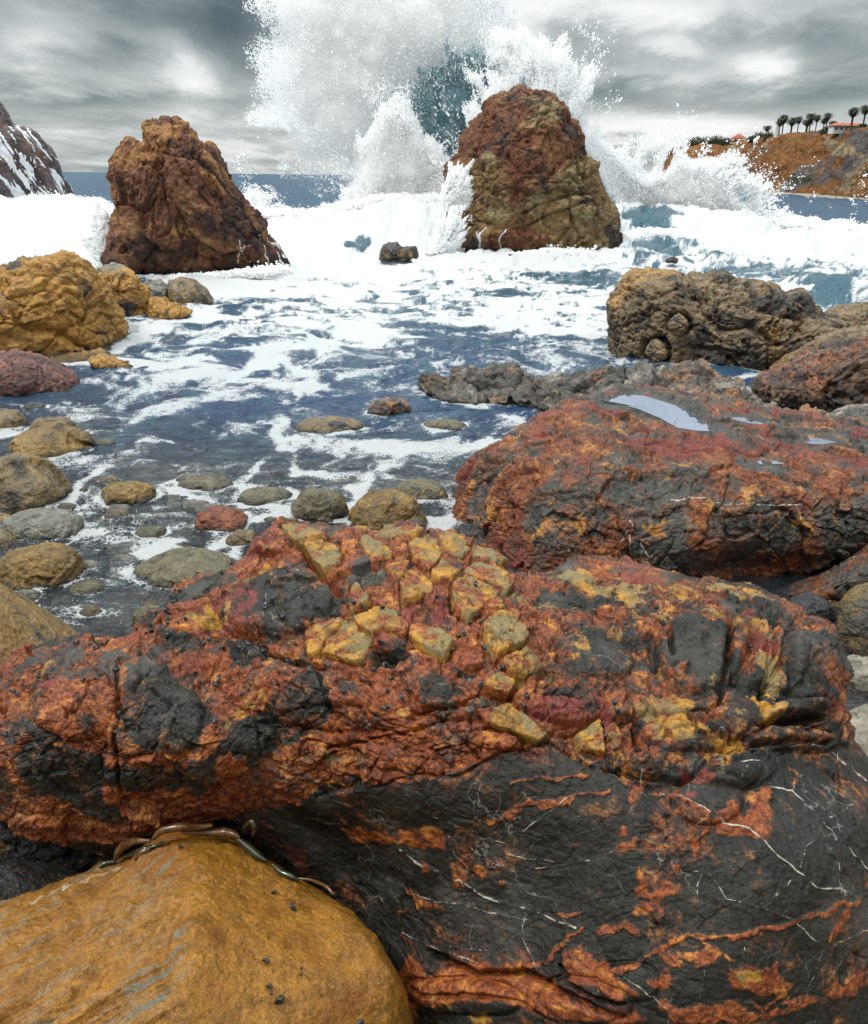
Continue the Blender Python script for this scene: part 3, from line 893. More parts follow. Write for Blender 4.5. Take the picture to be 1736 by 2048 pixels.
RLINES = [(C3((310, 380), (430, 420), (560, 500), (640, 500), (740, 520), (860, 580), (900, 630), (1000, 680), (1100, 700)), 5), (C4((460, 440), (560, 400), (640, 320), (700, 290)), 7), (C4((800, 430), (900, 400), (1000, 350), (1090, 320), (1200, 330), (1300, 300), (1440, 270), (1560, 220), (1700, 180)), 9),
          (C4((1100, 330), (1160, 370), (1240, 410)), 4), (C4((1610, 340), (1640, 280), (1660, 220)), 6), (C4((600, 240), (680, 225)), 5), (C4((760, 290), (840, 270), (890, 300)), 9), (C3((800, 830), (820, 760), (880, 700)), 7), (C2((500, 660), (720, 560), (1000, 520), (1100, 490)), 8), (C2((600, 450), (760, 430), (1000, 400)), 5),
          (C4((290, 420), (310, 390), (330, 365)), 5), (C3((1230, 340), (1330, 390), (1350, 480)), 3), (C3((1400, 320), (1500, 290), (1600, 340)), 4), (C3((520, 900), (560, 980)), 5), (C4((1300, 560), (1360, 600), (1440, 560), (1450, 520)), 6)]
VEINS = [(C2((0, 800), (120, 870), (350, 960), (460, 1030), (700, 1100), (960, 1202)) + C4((690, 290))[:0], 4.5), (C3((310, 380), (430, 420), (560, 510), (600, 520), (660, 490), (740, 520), (860, 580), (900, 630), (1000, 680), (1100, 700), (1170, 750), (1240, 830), (1330, 910), (1400, 960), (1440, 990), (1560, 1000), (1650, 1040)), 3.0),
         (C3((1200, 465), (1330, 490), (1400, 560), (1490, 660), (1580, 730), (1640, 830), (1736, 920)), 2.4), (C3((590, 200), (592, 520), (600, 720)), 1.3), (C3((555, 365), (520, 380), (525, 470)), 1.4), (C3((470, 540), (490, 640), (540, 740), (600, 780), (610, 850), (640, 870)), 1.8),
         (C3((730, 910), (850, 915), (820, 1000), (830, 1080), (790, 1130), (800, 1170), (860, 1180)), 1.6), (C3((880, 920), (940, 1000), (980, 1060), (1180, 1110), (1320, 1170)), 2.0), (C3((1320, 940), (1240, 1040), (1180, 1110)), 1.6), (C3((1490, 660), (1450, 740), (1380, 800), (1350, 900)), 1.6),
         (C2((390, 790), (440, 840), (620, 905), (820, 890), (1060, 860), (1130, 800)), 1.6), (C2((560, 810), (640, 830), (820, 860)), 1.8), (C2((0, 1030), (200, 1060), (380, 1080), (560, 1130), (700, 1150)), 2.2), (C2((650, 700), (820, 580), (950, 470)), 1.4), (C2((245, 720), (300, 820), (370, 900)), 1.3),
         (C3((1540, 820), (1550, 960), (1600, 1040)), 1.5), (C3((1480, 910), (1540, 900)), 1.6), (C3((560, 740), (700, 700), (870, 640)), 1.1), (C3((1000, 830), (1100, 810), (1180, 820)), 1.6), (C4((480, 220), (470, 300), (490, 360), (530, 440)), 2.0), (C4((0, 310), (150, 370), (300, 420)), 1.6), (C4((160, 350), (260, 370), (420, 370)), 1.4),
         (C4((1470, 270), (1540, 330), (1580, 380), (1560, 460), (1530, 520)), 2.2), (C4((1580, 380), (1680, 330), (1736, 300)), 1.8), (C4((1620, 480), (1680, 380), (1720, 300)), 1.4), (C4((820, 440), (900, 500), (980, 570), (1050, 640)), 2.2), (C4((1130, 440), (1110, 540)), 1.5), (C4((1280, 350), (1280, 400)), 1.4),
         (C3((1400, 255), (1560, 280), (1660, 360), (1736, 420)), 2.0), (C3((1020, 370), (1100, 360), (1170, 370), (1190, 440)), 1.8), (C3((1030, 440), (1050, 390), (1100, 430)), 1.3), (C1((215, 500), (230, 590), (232, 680)), 1.2), (C1((235, 380), (245, 480)), 1.0), (C1((385, 400), (395, 470), (385, 540)), 1.0), (C1((1250, 2), (1250, 3)), 0.5),
         (C3((1180, 1110), (1260, 1000), (1320, 940)), 1.4), (C2((180, 620), (330, 690), (560, 760)), 1.8), (C3((1290, 310), (1330, 400), (1340, 480)), 1.2), (C3((1680, 540), (1560, 620), (1490, 665)), 1.5)]
YPOLY = [C1((0, 470), (100, 370), (180, 290), (220, 285), (130, 380), (30, 500)), [(370, 1240), (400, 1225), (440, 1180), (470, 1200), (450, 1260), (400, 1265)], C1((1736, 560), (1640, 540), (1500, 470), (1540, 440)), [(1180, 1180), (1290, 1165), (1300, 1195), (1220, 1210)],
         [(1090, 1140), (1180, 1150), (1220, 1190), (1150, 1180)], [(1300, 1180), (1500, 1170), (1560, 1200), (1400, 1195)], [(1480, 1270), (1520, 1260), (1540, 1330), (1560, 1400), (1520, 1390), (1500, 1330)], [(1380, 1210), (1420, 1230), (1470, 1280), (1440, 1270)], [(1500, 1400), (1560, 1410), (1560, 1435), (1520, 1440)],
         [(1220, 1240), (1260, 1250), (1250, 1290), (1220, 1270)], [(1310, 1380), (1400, 1400), (1370, 1425), (1300, 1420)], C3((590, 100), (820, 110), (960, 200), (900, 260), (600, 210)), C4((1240, 430), (1340, 440), (1360, 500), (1260, 480))]


def feat_fore(V, N, gx, gy, fw):
    w1 = fbm(V * 7, 3, off=2.2)
    w2 = fbm(V * 7, 3, off=7.7)
    v1 = perlin(V * 26 + 5)
    v2 = perlin(V * 26 + 15)
    u1 = fbm(V * 15, 4, off=61, g=.65)
    u2 = fbm(V * 15, 4, off=71, g=.65)
    X = gx + 9 * w1 + 9 * u1
    Yp = gy + 9 * w2 + 9 * u2
    X2 = gx + 4 * w1 + 1.5 * v1
    Y2 = gy + 4 * w2 + 1.5 * v2
    up = sstep(-gy + interp([(0, 1700), (500, 1640), (700, 1585), (880, 1560), (1020, 1500), (1100, 1480), (1190, 1545), (1340, 1550), (1500, 1535), (1600, 1495), (1800, 1500)], gx), -14, 14)
    mixed = sstep(gx, 1060, 1180) * up
    n1 = fbm(V * 4.5, 4, off=30)
    m3 = fbm(V * 17, 4, off=37, g=.65)
    r = np.where(up > 0.5, 0.66 - 0.16 * mixed, 0.14) + 0.40 * n1 + np.where(up > .5, .30, .12) * m3
    g = 0.10 + 0.42 * fbm(V * np.array([9, 5, 14.0]), 4, off=44) + 0.12 * mixed + .15 * u2
    a = 0.12 + 0.5 * fbm(V * 5.5, 4, off=55)
    b = np.zeros_like(r)
    d = np.zeros_like(r)

    def near(poly, pad=14):
        q = np.asarray(poly)
        return np.nonzero((gx > q[:, 0].min() - pad) & (gx < q[:, 0].max() + pad) & (gy > q[:, 1].min() - pad) & (gy < q[:, 1].max() + pad) & (fw > 0.5))[0]
    # ---- lobes and cushions
    for cx, cy, rx, ry, an, am in LOBES:
        i = near([(cx - rx * 1.2, cy - ry * 1.3), (cx + rx * 1.2, cy + ry * 1.3)], max(rx, ry) * 0.5)
        ca, sa = math.cos(R(an)), math.sin(R(an))
        ux, uy = gx[i] - cx + 5 * w1[i] + 3 * v1[i], gy[i] - cy + 5 * w2[i] + 3 * v2[i]
        q = np.sqrt(((ux * ca + uy * sa) / rx) ** 2 + ((-ux * sa + uy * ca) / ry) ** 2)
        am = am * .62
        d[i] += am * np.sqrt(np.clip(1 - q ** 2.4, 0, 1)) - 0.30 * am * np.exp(-((q - 1.04) / 0.09) ** 2)
    # ---- general relief
    wv = np.stack([w1, w2, fbm(V * 7, 2, off=12)], -1) * 0.025
    _, e1, f1 = vor((V + wv) * 6.5)
    _, e2, f2 = vor((V * np.array([1, 1, 1.5]) + wv) * 17 + 3)
    _, e3, f3 = vor((V + wv * 0.4) * 46 + 3)
    _, e5, f5 = vor(V * 95 + 8)
    rough = 0.16 + 0.84 * sstep(r, 0.35, 0.6)
    d += 0.030 * fbm(V * 1.9, 3) + rough * (0.040 * f1 - 0.010 * (1 - sstep(e1, 0, 0.07))) + rough * (0.026 * f2 - 0.004 * (1 - sstep(e2, 0, 0.07))) + rough * 0.0075 * f3 + rough * 0.0024 * f5
    for p in DARK:
        i = near(p)
        s = sstep(poly_sd(X[i], Yp[i], p), -5, 6)
        r[i] = r[i] * (1 - s) + s * (0.16 + 0.34 * n1[i] + .22 * u1[i])
        a[i] *= 1 - 0.7 * s
        g[i] *= 1 - 0.85 * s
    for p in RUSTP:
        i = near(p)
        s = sstep(poly_sd(X[i], Yp[i], p) + 5 * u2[i], -5, 7)
        r[i] = r[i] * (1 - s) + s * (0.80 + 0.2 * n1[i] + .3 * u1[i])
        d[i] += 0.003 * s
    for p, wd in RLINES:
        i = near(p, wd * 3)
        q = line_d(X[i], Yp[i], p)
        s = sstep(q + 2.5 * u2[i], wd * 1.15, wd * 0.3)
        r[i] = np.maximum(r[i], s * (0.78 + .4 * u1[i]))
        d[i] += 0.004 * s
    for p in YPOLY:
        i = near(p)
        s = sstep(poly_sd(X[i], Yp[i], p), -6, 4)
        g[i] = g[i] * (1 - s) + s * (0.62 + 0.7 * f2[i])
    for p in [C1((-100, 430), (0, 470), (120, 420), (200, 600), (120, 700), (-60, 690)), C1((-60, 180), (120, 80), (250, 60), (230, 200), (60, 260), (-40, 320)), C1((920, 550), (1100, 500), (1190, 560), (1190, 660), (1000, 600)),
              [(1540, 1200), (1500, 1260), (1540, 1340), (1500, 1330), (1480, 1260)], C3((720, 380), (860, 370), (920, 420), (860, 460), (760, 430)), C3((780, 480), (840, 480), (830, 530), (780, 530)), [(80, 1370), (130, 1370), (120, 1420), (80, 1420)], [(1050, 1400), (1200, 1380), (1230, 1470), (1050, 1450)]]:
        i = near(p)
        s = sstep(poly_sd(X[i], Yp[i], p), -8, 8)
        a[i] = a[i] * (1 - s) + s * (.55 + .6 * u2[i])
    # ---- cracks
    for p, wd, dep in CRACKS:
        i = near(p, wd * 4 + 6)
        q = line_d(X2[i] + 2 * v1[i], Y2[i] + 2 * v2[i], p)
        d[i] -= dep * np.exp(-(q / wd) ** 2)
    # ---- angular ochre blocks standing proud of the crest
    rt = np.random.default_rng(8)
    for k, p in enumerate(TILES):
        i = near(p, 16)
        sd = poly_sd(X2[i] - 1.5 * w1[i], Y2[i] - 1.5 * w2[i], p)
        c = np.mean(p, 0)
        tl = rt.uniform(-1, 1, 2)
        up_ = sstep(sd, -0.5, 3.0)
        h = 0.012 + 0.00022 * (tl[0] * (gx[i] - c[0]) + (abs(tl[1]) * 0.8 + .3) * (c[1] - gy[i]) * -1) + 0.004 * f2[i]
        d[i] = d[i] * (1 - 0.75 * up_) + up_ * (h + .0035 * f3[i]) - 0.016 * np.exp(-((sd + 2.0) / 1.7) ** 2)
        s = sstep(sd, -3, 2)
        g[i] = g[i] * (1 - s) + s * (0.66 + 0.4 * n1[i] + 0.45 * u1[i])
        r[i] = r[i] * (1 - s) + s * 0.9
        a[i] *= 1 - 0.8 * s
    i = near(SOCKET)
    d[i] -= 0.05 * sstep(poly_sd(X2[i], Y2[i], SOCKET), -2, 12)
    hole = [(1520, 1445), (1560, 1432), (1620, 1428), (1650, 1436), (1600, 1456), (1550, 1458)]
    i = near(hole, 20)
    d[i] -= 0.10 * sstep(poly_sd(gx[i], gy[i], hole), -6, 12)
    # ---- pale calcite veins
    for p, wd in VEINS:
        i = near(p, 14)
        q = line_d(X2[i] + 1.5 * v1[i], Y2[i] + 1.5 * v2[i], p)
        b[i] = np.maximum(b[i], np.exp(-(q / (wd * 0.62)) ** 2) * (0.62 + 0.5 * v1[i] + .35 * u1[i]))
        d[i] += 0.0015 * np.exp(-(q / wd) ** 2)
    _, e6, _ = vor((V + wv * .6) * np.array([11, 11, 14.0]) + 21)
    d -= .012 * (1 - sstep(e6, .015, .055)) * rough * sstep(fbm(V * 3.3, 2, off=88), -.15, .25)
    _, e7, _ = vor((V + wv * .4) * 26 + 31)
    d -= .005 * (1 - sstep(e7, .02, .07)) * rough * sstep(fbm(V * 5.3, 2, off=98), -.05, .25)
    f4 = fbm(V * 34, 4, off=3)
    d += rough * 0.0030 * f4 + 0.0012 * f4
    d = d * (0.25 + 0.75 * sstep(fw, 0.0, 0.9)) if False else d
    return d, mk(r, g, b, a)


TOPF = [(-200, 1400), (-60, 1375), (0, 1358), (22, 1320), (50, 1285), (110, 1278), (180, 1281), (250, 1276), (275, 1250), (285, 1212), (330, 1195), (345, 1160), (400, 1143), (450, 1132), (478, 1112), (500, 1072), (530, 1050), (548, 1030), (566, 1026), (585, 1040), (640, 1050), (700, 1048), (760, 1060), (835, 1045), (850, 1068), (905, 1072), (950, 1094), (990, 1108), (1022, 1140),
        (1060, 1146), (1105, 1140), (1150, 1112), (1190, 1112), (1240, 1122), (1300, 1132), (1380, 1150), (1500, 1163), (1560, 1185), (1600, 1208), (1636, 1250), (1655, 1262), (1668, 1290), (1676, 1340), (1679, 1405), (1684, 1440), (1700, 1478), (1736, 1535), (1800, 1600), (1950, 1700)]
BOTF = [(-200, 1600), (-20, 1600), (30, 1640), (120, 1690), (220, 1722), (330, 1730), (480, 1760), (600, 1850), (700, 1950), (760, 2050), (800, 2120), (860, 2180), (1950, 2180)]
CTRLF = [(-150, 1400, 2.2), (0, 1360, 2.25), (150, 1285, 2.42), (100, 1450, 1.98), (100, 1600, 1.98), (300, 1640, 2.02), (400, 1500, 1.93), (300, 1250, 2.55), (450, 1140, 2.75), (560, 1035, 2.95), (840, 1060, 2.85), (700, 1200, 2.4), (700, 1350, 2.08), (700, 1450, 1.95), (700, 1600, 1.90), (700, 1750, 1.98), (420, 1720, 2.15),
         (1000, 1130, 2.7), (1000, 1300, 2.15), (1000, 1550, 1.80), (1000, 1700, 1.76), (1000, 1900, 1.68), (1000, 2048, 1.56), (1000, 2180, 1.55), (1100, 1125, 2.85), (1300, 1135, 2.9), (1500, 1170, 2.8), (1640, 1250, 2.6), (1300, 1280, 2.4), (1500, 1330, 2.25), (1300, 1400, 2.08), (1600, 1400, 2.15),
         (1300, 1520, 1.85), (1300, 1600, 1.75), (1300, 1800, 1.60), (1300, 2048, 1.45), (1300, 2180, 1.42), (1700, 1520, 2.1), (1700, 1620, 1.85), (1700, 1800, 1.64), (1700, 2048, 1.48), (1900, 1700, 2.0), (1900, 2100, 1.6), (850, 1950, 1.72), (-150, 1600, 2.0), (850, 2120, 1.66)]
fore, hit_fore = loft('foreground_boulder', M['fore'], TOPF, BOTF, CTRLF, -120, 1860, 1060, 620, feat_fore, back=0.7, zb=-0.4, rt=0.12, band=45, rb=0.06, bandb=30)
tag(fore, 'huge rust and black boulder streaked with white veins filling the whole foreground', 'boulder')

# ------------------------------------------------------------------ the ochre boulder at bottom left
def feat_ochre(V, N, gx, gy, fw):
    w1 = fbm(V * 6, 3, off=2)
    w2 = fbm(V * 6, 3, off=9)
    v1 = perlin(V * 30)
    # bedding grooves running down to the left on the left facet
    q = (gy - 1700) * 0.86 + (gx - 330) * 0.50 + 2.5 * w1
    left = sstep(-(gx - interp([(1650, 330), (1760, 395), (1900, 390), (2100, 330)], gy)), -40, 60)
    gr = 1.2 * (1 - 2 * np.abs(np.sin(q / 31.0 + .6 * w2))) + np.sin(q / 13.0) * .5 + 0.5 * (1 - 2 * np.abs(np.sin(q / 9.3 + .5 * w2)))
    rdg = np.abs(gx - interp([(1650, 330), (1760, 395), (1900, 390), (2100, 330)], gy))
    d = 0.012 * fbm(V * 2.5, 3) + .035 * np.exp(-(np.sqrt(rdg ** 2 + 900) - 30) / 60.0) + left * (0.0085 * gr + 0.007 * ridged(V * np.array([8, 14, 20.0]), 2)) + 0.0030 * fbm(V * 30, 4) + 0.006 * w2 - .0025 * sstep(perlin(V * 75), .35, .6)
    for p, wd, dep in [([(300, 1760), (240, 1870), (150, 1990), (60, 2080)], 9, .016), ([(330, 1700), (200, 1780), (60, 1850), (-60, 1900)], 6, .010), ([(380, 1780), (330, 1880), (330, 2000)], 14, .012), ([(340, 1830), (240, 1920), (100, 2048)], 5, .012),
                       ([(330, 1740), (400, 1700), (440, 1690)], 3, .006), ([(520, 1800), (500, 1810)], 2, .003), ([(270, 1760), (150, 1850), (0, 1930)], 5, .010)]:
        d -= dep * np.exp(-(line_d(gx + 5 * v1, gy + 5 * w2, p) / wd) ** 2)
    r = 0.10 + left * (0.32 + 0.34 * np.sin(q / 23.0) + 0.25 * np.sin(q / 9.0 + 3 * w2) + 0.4 * w1)
    g = left * (0.20 + 0.6 * fbm(V * np.array([5, 9, 12.0]), 4, off=20))
    sa_ = gx * .86 - gy * .5
    st = fbm(np.stack([sa_ / 260.0, q / 10.0, 0 * q], -1), 4)
    st2 = fbm(np.stack([sa_ / 150.0, q / 4.5, 0 * q + 4], -1), 3)
    d = d + left * .0035 * st + left * .0015 * st2
    r = .02 + left * (.26 + .60 * st + .25 * st2 + .2 * w1) + .2 * st2
    g = left * (.08 + .6 * fbm(np.stack([sa_ / 170.0, q / 13.0, 0 * q + 9], -1), 4) + .3 * w2)
    pt = [([(270, 1930), (370, 1890), (400, 1960), (330, 2048), (240, 2048)], .35)]
    for p, s in pt:
        g = g + s * sstep(poly_sd(gx + 22 * w1, gy + 22 * w2, p), -25, 20)
    a = 0.10 + 0.5 * fbm(V * 5, 3, off=33)
    for cx, cy, rr in [(430, 1885, 34), (700, 2000, 60), (760, 1960, 30)]:
        a = np.maximum(a, 0.6 * np.exp(-(((gx - cx) / rr) ** 2 + ((gy - cy) / rr) ** 2)) + 0.15 * w1)
    b = left * 0.5 * np.exp(-(line_d(gx + 4 * w1, gy + 6 * v1, [(60, 1800), (180, 1755), (290, 1710)]) / 5) ** 2)
    return d, mk(r, g, b, a)


TOPO = [(-200, 1880), (-60, 1830), (0, 1806), (60, 1785), (140, 1755), (200, 1728), (262, 1708), (320, 1682), (390, 1668), (440, 1672), (482, 1690), (530, 1722), (600, 1762), (660, 1795), (705, 1830), (745, 1870), (780, 1925), (810, 1985), (826, 2040), (836, 2100), (842, 2240)]
BOTO = [(-200, 2250), (842, 2250)]
CTRLO = [(-150, 1880, 1.75), (0, 1815, 1.84), (200, 1740, 1.93), (400, 1680, 1.98), (480, 1700, 1.96), (600, 1775, 1.86), (740, 1880, 1.68), (0, 1950, 1.52), (0, 2100, 1.34), (0, 2250, 1.26), (330, 1760, 1.80), (390, 1880, 1.58), (350, 2048, 1.37), (330, 2250, 1.23), (600, 1900, 1.62), (600, 2048, 1.44), (600, 2250, 1.30), (780, 2000, 1.56), (820, 2150, 1.48), (-150, 2100, 1.36)]
ochre, hit_ochre = loft('ochre_boulder', M['ochre'], TOPO, BOTO, CTRLO, -180, 842, 560, 380, feat_ochre, back=0.35, zb=-0.4, rt=0.05, band=30, endR=70, backb=0.3)
tag(ochre, 'smooth wet golden ochre boulder with striped left face in the bottom left corner', 'boulder')

# ------------------------------------------------------------------ the big red boulder with rock pools behind
POOLS = [[(1180, 796), (1240, 790), (1290, 794), (1330, 806), (1370, 820), (1400, 835), (1432, 858), (1390, 858), (1350, 852), (1320, 835), (1280, 818), (1235, 806), (1195, 800)],
         [(1565, 876), (1600, 872), (1640, 878), (1670, 884), (1640, 888), (1595, 884)], [(1450, 834), (1490, 836), (1535, 850), (1500, 846)], [(1480, 908), (1520, 916), (1565, 926), (1520, 928), (1490, 920)]]


def feat_big(V, N, gx, gy, fw):
    L = 1.6
    p = V / L
    w1 = fbm(p * 4, 3, off=3)
    w2 = fbm(p * 4, 3, off=13)
    wv = np.stack([w1, w2, w1 * 0.5], -1) * 0.06
    _, e1, f1 = vor((p + wv) * 3.2)
    _, e2, f2 = vor((p + wv) * 9 + 3)
    _, e3, f3 = vor((p + wv) * 24 + 6)
    _, e4, f4 = vor(p * 58 + 6)
    d = 0.06 * fbm(p * 1.4, 3) + 0.085 * f1 - 0.012 * (1 - sstep(e1, 0, 0.08)) + 0.060 * f2 - 0.010 * (1 - sstep(e2, 0, 0.06)) + 0.024 * f3 + 0.009 * f4 + 0.008 * fbm(p * 30, 3)
    n1 = fbm(p * 3.4, 4, off=30)
    r = 0.55 + 0.40 * n1 + 0.45 * f2 + .22 * f3 + .28 * fbm(p * 11, 3, off=9)
    dark = [([(1030, 1000), (1100, 960), (1300, 970), (1500, 1000), (1640, 1020), (1760, 990), (1900, 1000), (1900, 1140), (1600, 1140), (1400, 1140), (1200, 1120), (1080, 1120)], .20), ([(905, 980), (960, 930), (990, 1000), (1010, 1090), (920, 1080)], .15),
            ([(1180, 780), (1300, 770), (1500, 810), (1900, 860), (1900, 905), (1600, 895), (1440, 880), (1300, 850), (1180, 810)], .25), ([(1015, 870), (1070, 865), (1080, 900), (1010, 915)], .35), ([(1080, 930), (1150, 920), (1170, 960), (1100, 970)], .35)]
    for q, k in dark:
        s = sstep(poly_sd(gx + 22 * w1, gy + 18 * w2, q), -14, 14)
        r = r - k * s
    g = 0.14 + 0.5 * fbm(p * 9, 4, off=44) + 0.3 * f3
    a = 0.20 + 0.6 * fbm(p * 3.5, 4, off=55) + 0.1 * sstep(gy, 1080, 1150)
    b = np.zeros_like(r)
    for q in [[(1250, 1030), (1290, 1100), (1300, 1115)], [(1340, 1000), (1460, 1010), (1600, 1008)], [(1240, 1090), (1258, 1060), (1262, 1110)]]:
        b = np.maximum(b, 0.55 * np.exp(-(line_d(gx + 6 * w1, gy + 6 * w2, q) / 1.6) ** 2))
    # undercut towards the foot at right
    d = d - 0.10 * sstep(gy, 1090, 1150) * sstep(gx, 1150, 1450)
    d *= np.where(fw > 0.9, 1, 0.6)
    return d, mk(r, g, b, a)


POOLZ = []


def post_big(V, mask, gx, gy, fw):
    for p in POOLS:
        sd = poly_sd(gx, gy, p) + 4.0 * fbm(V * 9, 3)
        ins = (sd > 0) & (fw > 0.9)
        z = float(np.percentile(V[ins, 2], 35))
        POOLZ.append(z)
        t = sstep(sd, -9, 2) * (fw > 0.9)
        tz = z - 0.004 - 0.035 * sstep(sd, 0, 9) + 0.010 * (1 - sstep(sd, -9, 0))
        V[:, 2] = V[:, 2] * (1 - t) + tz * t
        e_ = sstep(sd, -16, -2) * (fw > .9)
        mask[:, 0] *= 1 - .8 * e_
        mask[:, 1] *= 1 - .8 * e_
    return V, mask


TOPB = [(900, 1030), (903, 985), (908, 955), (925, 925), (952, 902), (1000, 884), (1040, 852), (1090, 818), (1150, 796), (1200, 786), (1290, 778), (1430, 790), (1530, 812), (1640, 835), (1700, 850), (1760, 860), (2000, 900)]
BOTB = [(900, 1040), (906, 1070), (935, 1100), (1000, 1170), (1200, 1200), (1500, 1200), (1560, 1186), (1600, 1172), (1640, 1160), (1736, 1125), (2000, 1100)]
CTRLB = [(920, 1000, 6.3), (1000, 900, 6.5), (1100, 820, 7.1), (1290, 785, 7.9), (1736, 862, 7.0), (1200, 930, 5.75), (1200, 1000, 5.4), (1200, 1150, 5.2), (1500, 930, 5.7), (1500, 1050, 5.25), (1500, 1170, 5.3), (1736, 930, 5.9), (1736, 1120, 5.35), (960, 1080, 5.9), (1050, 1100, 5.45), (1000, 980, 5.95), (1900, 1000, 5.6), (1900, 880, 6.9), (1400, 850, 6.7), (1200, 830, 6.8)]
big, hit_big = loft('red_boulder', M['big'], TOPB, BOTB, CTRLB, 900, 1980, 780, 380, feat_big, back=1.3, zb=-0.5, rt=0.3, band=30, endL=110, post=post_big, rb=0.2, bandb=30, backb=1.0)
tag(big, 'massive red and grey boulder with shallow rain pools on its flat top, right of centre', 'boulder')
for k, p in enumerate(POOLS):
    z = POOLZ[k]
    pc = np.mean(p, 0)
    q = [pc + (np.array(a) - pc) * 1.10 for a in p]
    V = []
    for a in q:
        h = ground_hit(a[0], a[1], z)
        V.append(h)
    V = np.array(V + [np.mean(V, 0)])
    n = len(q)
    Fc = np.array([(i, (i + 1) % n, n) for i in range(n)])
    o = mesh_np('rock_pool', V, Fc, M['pool'])
    tag(o, ['long bright rain pool on the flat top of the red boulder', 'small thin pool near the right edge on the red boulder top', 'thin sliver of water between the two larger pools on the red boulder',
            'low shallow pool nearest the front on the red boulder top'][k], 'rock pool', 'pools lying on the red boulder')
# ------------------------------------------------------------------ sea stacks
def S1(*p):
    return [(u * .5, 150 + v * .5) for u, v in p]


def S2(*p):
    return [(868 + u * .5, 150 + v * .5) for u, v in p]


def S5(*p):
    return [(836 + u * .5184, 680 + v * .5184) for u, v in p]


def ex_left(V, N, gx, gy, fw, d, r, g, b, a):
    n = fbm(V * 0.9, 3, off=71)
    r = r + 0.0
    a = a + 0.35 * sstep(gx + 60 * n, 380, 470) - 0.1 + 0.25 * sstep(gy, 480, 560)
    g = g + 0.3 * sstep(-gy, -420, -280)
    for p, wd in [([(478, 530), (482, 505), (490, 492), (505, 490)], 1.2), ([(535, 465), (545, 490), (560, 515), (578, 540)], 1.8), ([(482, 500), (478, 480)], .8), ([(520, 470), (530, 500), (545, 535)], 1.2)]:
        b = np.maximum(b, np.exp(-(line_d(gx + 4 * n, gy, p) / wd) ** 2))
    return d, r, g, b, a


boulder('sea_stack', M['stackred'], S1((445, 345), (468, 328), (482, 290), (515, 250), (545, 262), (566, 270), (574, 245), (580, 205), (620, 196), (680, 189), (694, 208), (706, 185), (742, 182), (768, 205), (800, 255), (848, 275), (868, 330), (900, 370), (920, 420), (950, 460), (985, 500),
                                       (1030, 560), (1060, 600), (1080, 660), (1110, 700), (1150, 760), (1170, 810), (1100, 880), (800, 930), (560, 900), (470, 830), (425, 740), (445, 650), (478, 560), (480, 520), (462, 440), (444, 400)), 24.6, 2.2, 2.6,
        feat_generic(3.2, .03, .10, .055, .010, r0=.30, g0=.12, d0=.26, crack=.12, seed=2.0, extra=ex_left), n=190, c=(395, 420))
tag(bpy.data.objects['sea_stack'], 'tall tapering rust brown sea stack rising from the surf at left', 'sea stack')


def ex_mid(V, N, gx, gy, fw, d, r, g, b, a):
    n = fbm(V * 0.7, 3, off=71)
    X, Yq = gx + 26 * n, gy + 22 * fbm(V * .7, 3, off=91)
    up = sstep(poly_sd(X, Yq, S2((-50, 330), (60, 340), (160, 325), (280, 340), (310, 470), (330, 490), (420, 450), (560, 340), (620, 300), (640, -50), (-50, -50))), -14, 14)
    lo = sstep(poly_sd(X, Yq, S2((190, 620), (260, 640), (300, 600), (400, 620), (480, 700), (470, 760), (180, 760))), -6, 6)
    r = 0.22 + 0.50 * up + 0.6 * lo + 0.45 * n + 0.1 * (r - .4)
    pale = sstep(poly_sd(X, Yq, S2((340, 190), (480, 140), (500, 200), (420, 230), (330, 230))), -8, 8)
    r = r - 0.5 * pale
    g = g + 0.30 * (1 - up) * sstep(gx, 880, 1000) + .3 * pale
    a = a + 0.6 * sstep(gx + 20 * n, 1195, 1225) * sstep(gy, 420, 480) + 0.25 * sstep(-gx, -930, -880) + 0.2 * sstep(gy, 470, 515) - 0.05
    d = d + 0.03 * lo
    for p, wd in [(S2((292, 615), (270, 635), (262, 655), (272, 685)), 1.1), (S2((208, 610), (190, 640), (178, 690), (170, 720)), 1.4), (S2((180, 630), (186, 690)), 1.3), (S2((450, 675), (470, 700), (560, 705)), 2.5), (S2((150, 560), (160, 600)), 1.3)]:
        b = np.maximum(b, np.exp(-(line_d(gx + 3 * n, gy, p) / wd) ** 2))
    # big sloping slabs on the lower right
    for p, wd, dep in [(S2((360, 560), (420, 520), (520, 480), (620, 480)), 3, .04), (S2((380, 610), (460, 560), (560, 520), (640, 500)), 3, .04), (S2((540, 530), (560, 600), (600, 680)), 3, .03), (S2((540, 400), (580, 430), (600, 480)), 3, .04), (S2((560, 330), (580, 400)), 4, .05), (S2((300, 330), (340, 400), (330, 480)), 4, .03)]:
        d = d - dep * np.exp(-(line_d(gx + 5 * n, gy + 5 * n, p) / wd) ** 2)
    return d, r, g, b, a


o = boulder('sea_stack', M['stack'], S2((48, 350), (98, 312), (105, 250), (150, 188), (200, 150), (230, 100), (300, 76), (345, 46), (380, 58), (412, 64), (440, 70), (490, 95), (530, 135), (536, 175), (570, 190), (586, 240), (602, 322), (640, 330), (674, 345), (664, 380), (680, 450), (704, 510), (735, 560), (745, 620), (762, 700), (775, 770),
                                        (600, 830), (300, 830), (20, 800), (50, 720), (70, 640), (50, 560), (60, 450), (30, 380)), 32.4, 3.2, 3.2,
            feat_generic(3.6, .03, .065, .055, .010, r0=.4, g0=.15, d0=.16, crack=.12, seed=5.0, extra=ex_mid), n=190, c=S2((370, 470))[0])
tag(o, 'largest sea stack, red brown top over tan slabs, with the great splash behind it', 'sea stack')


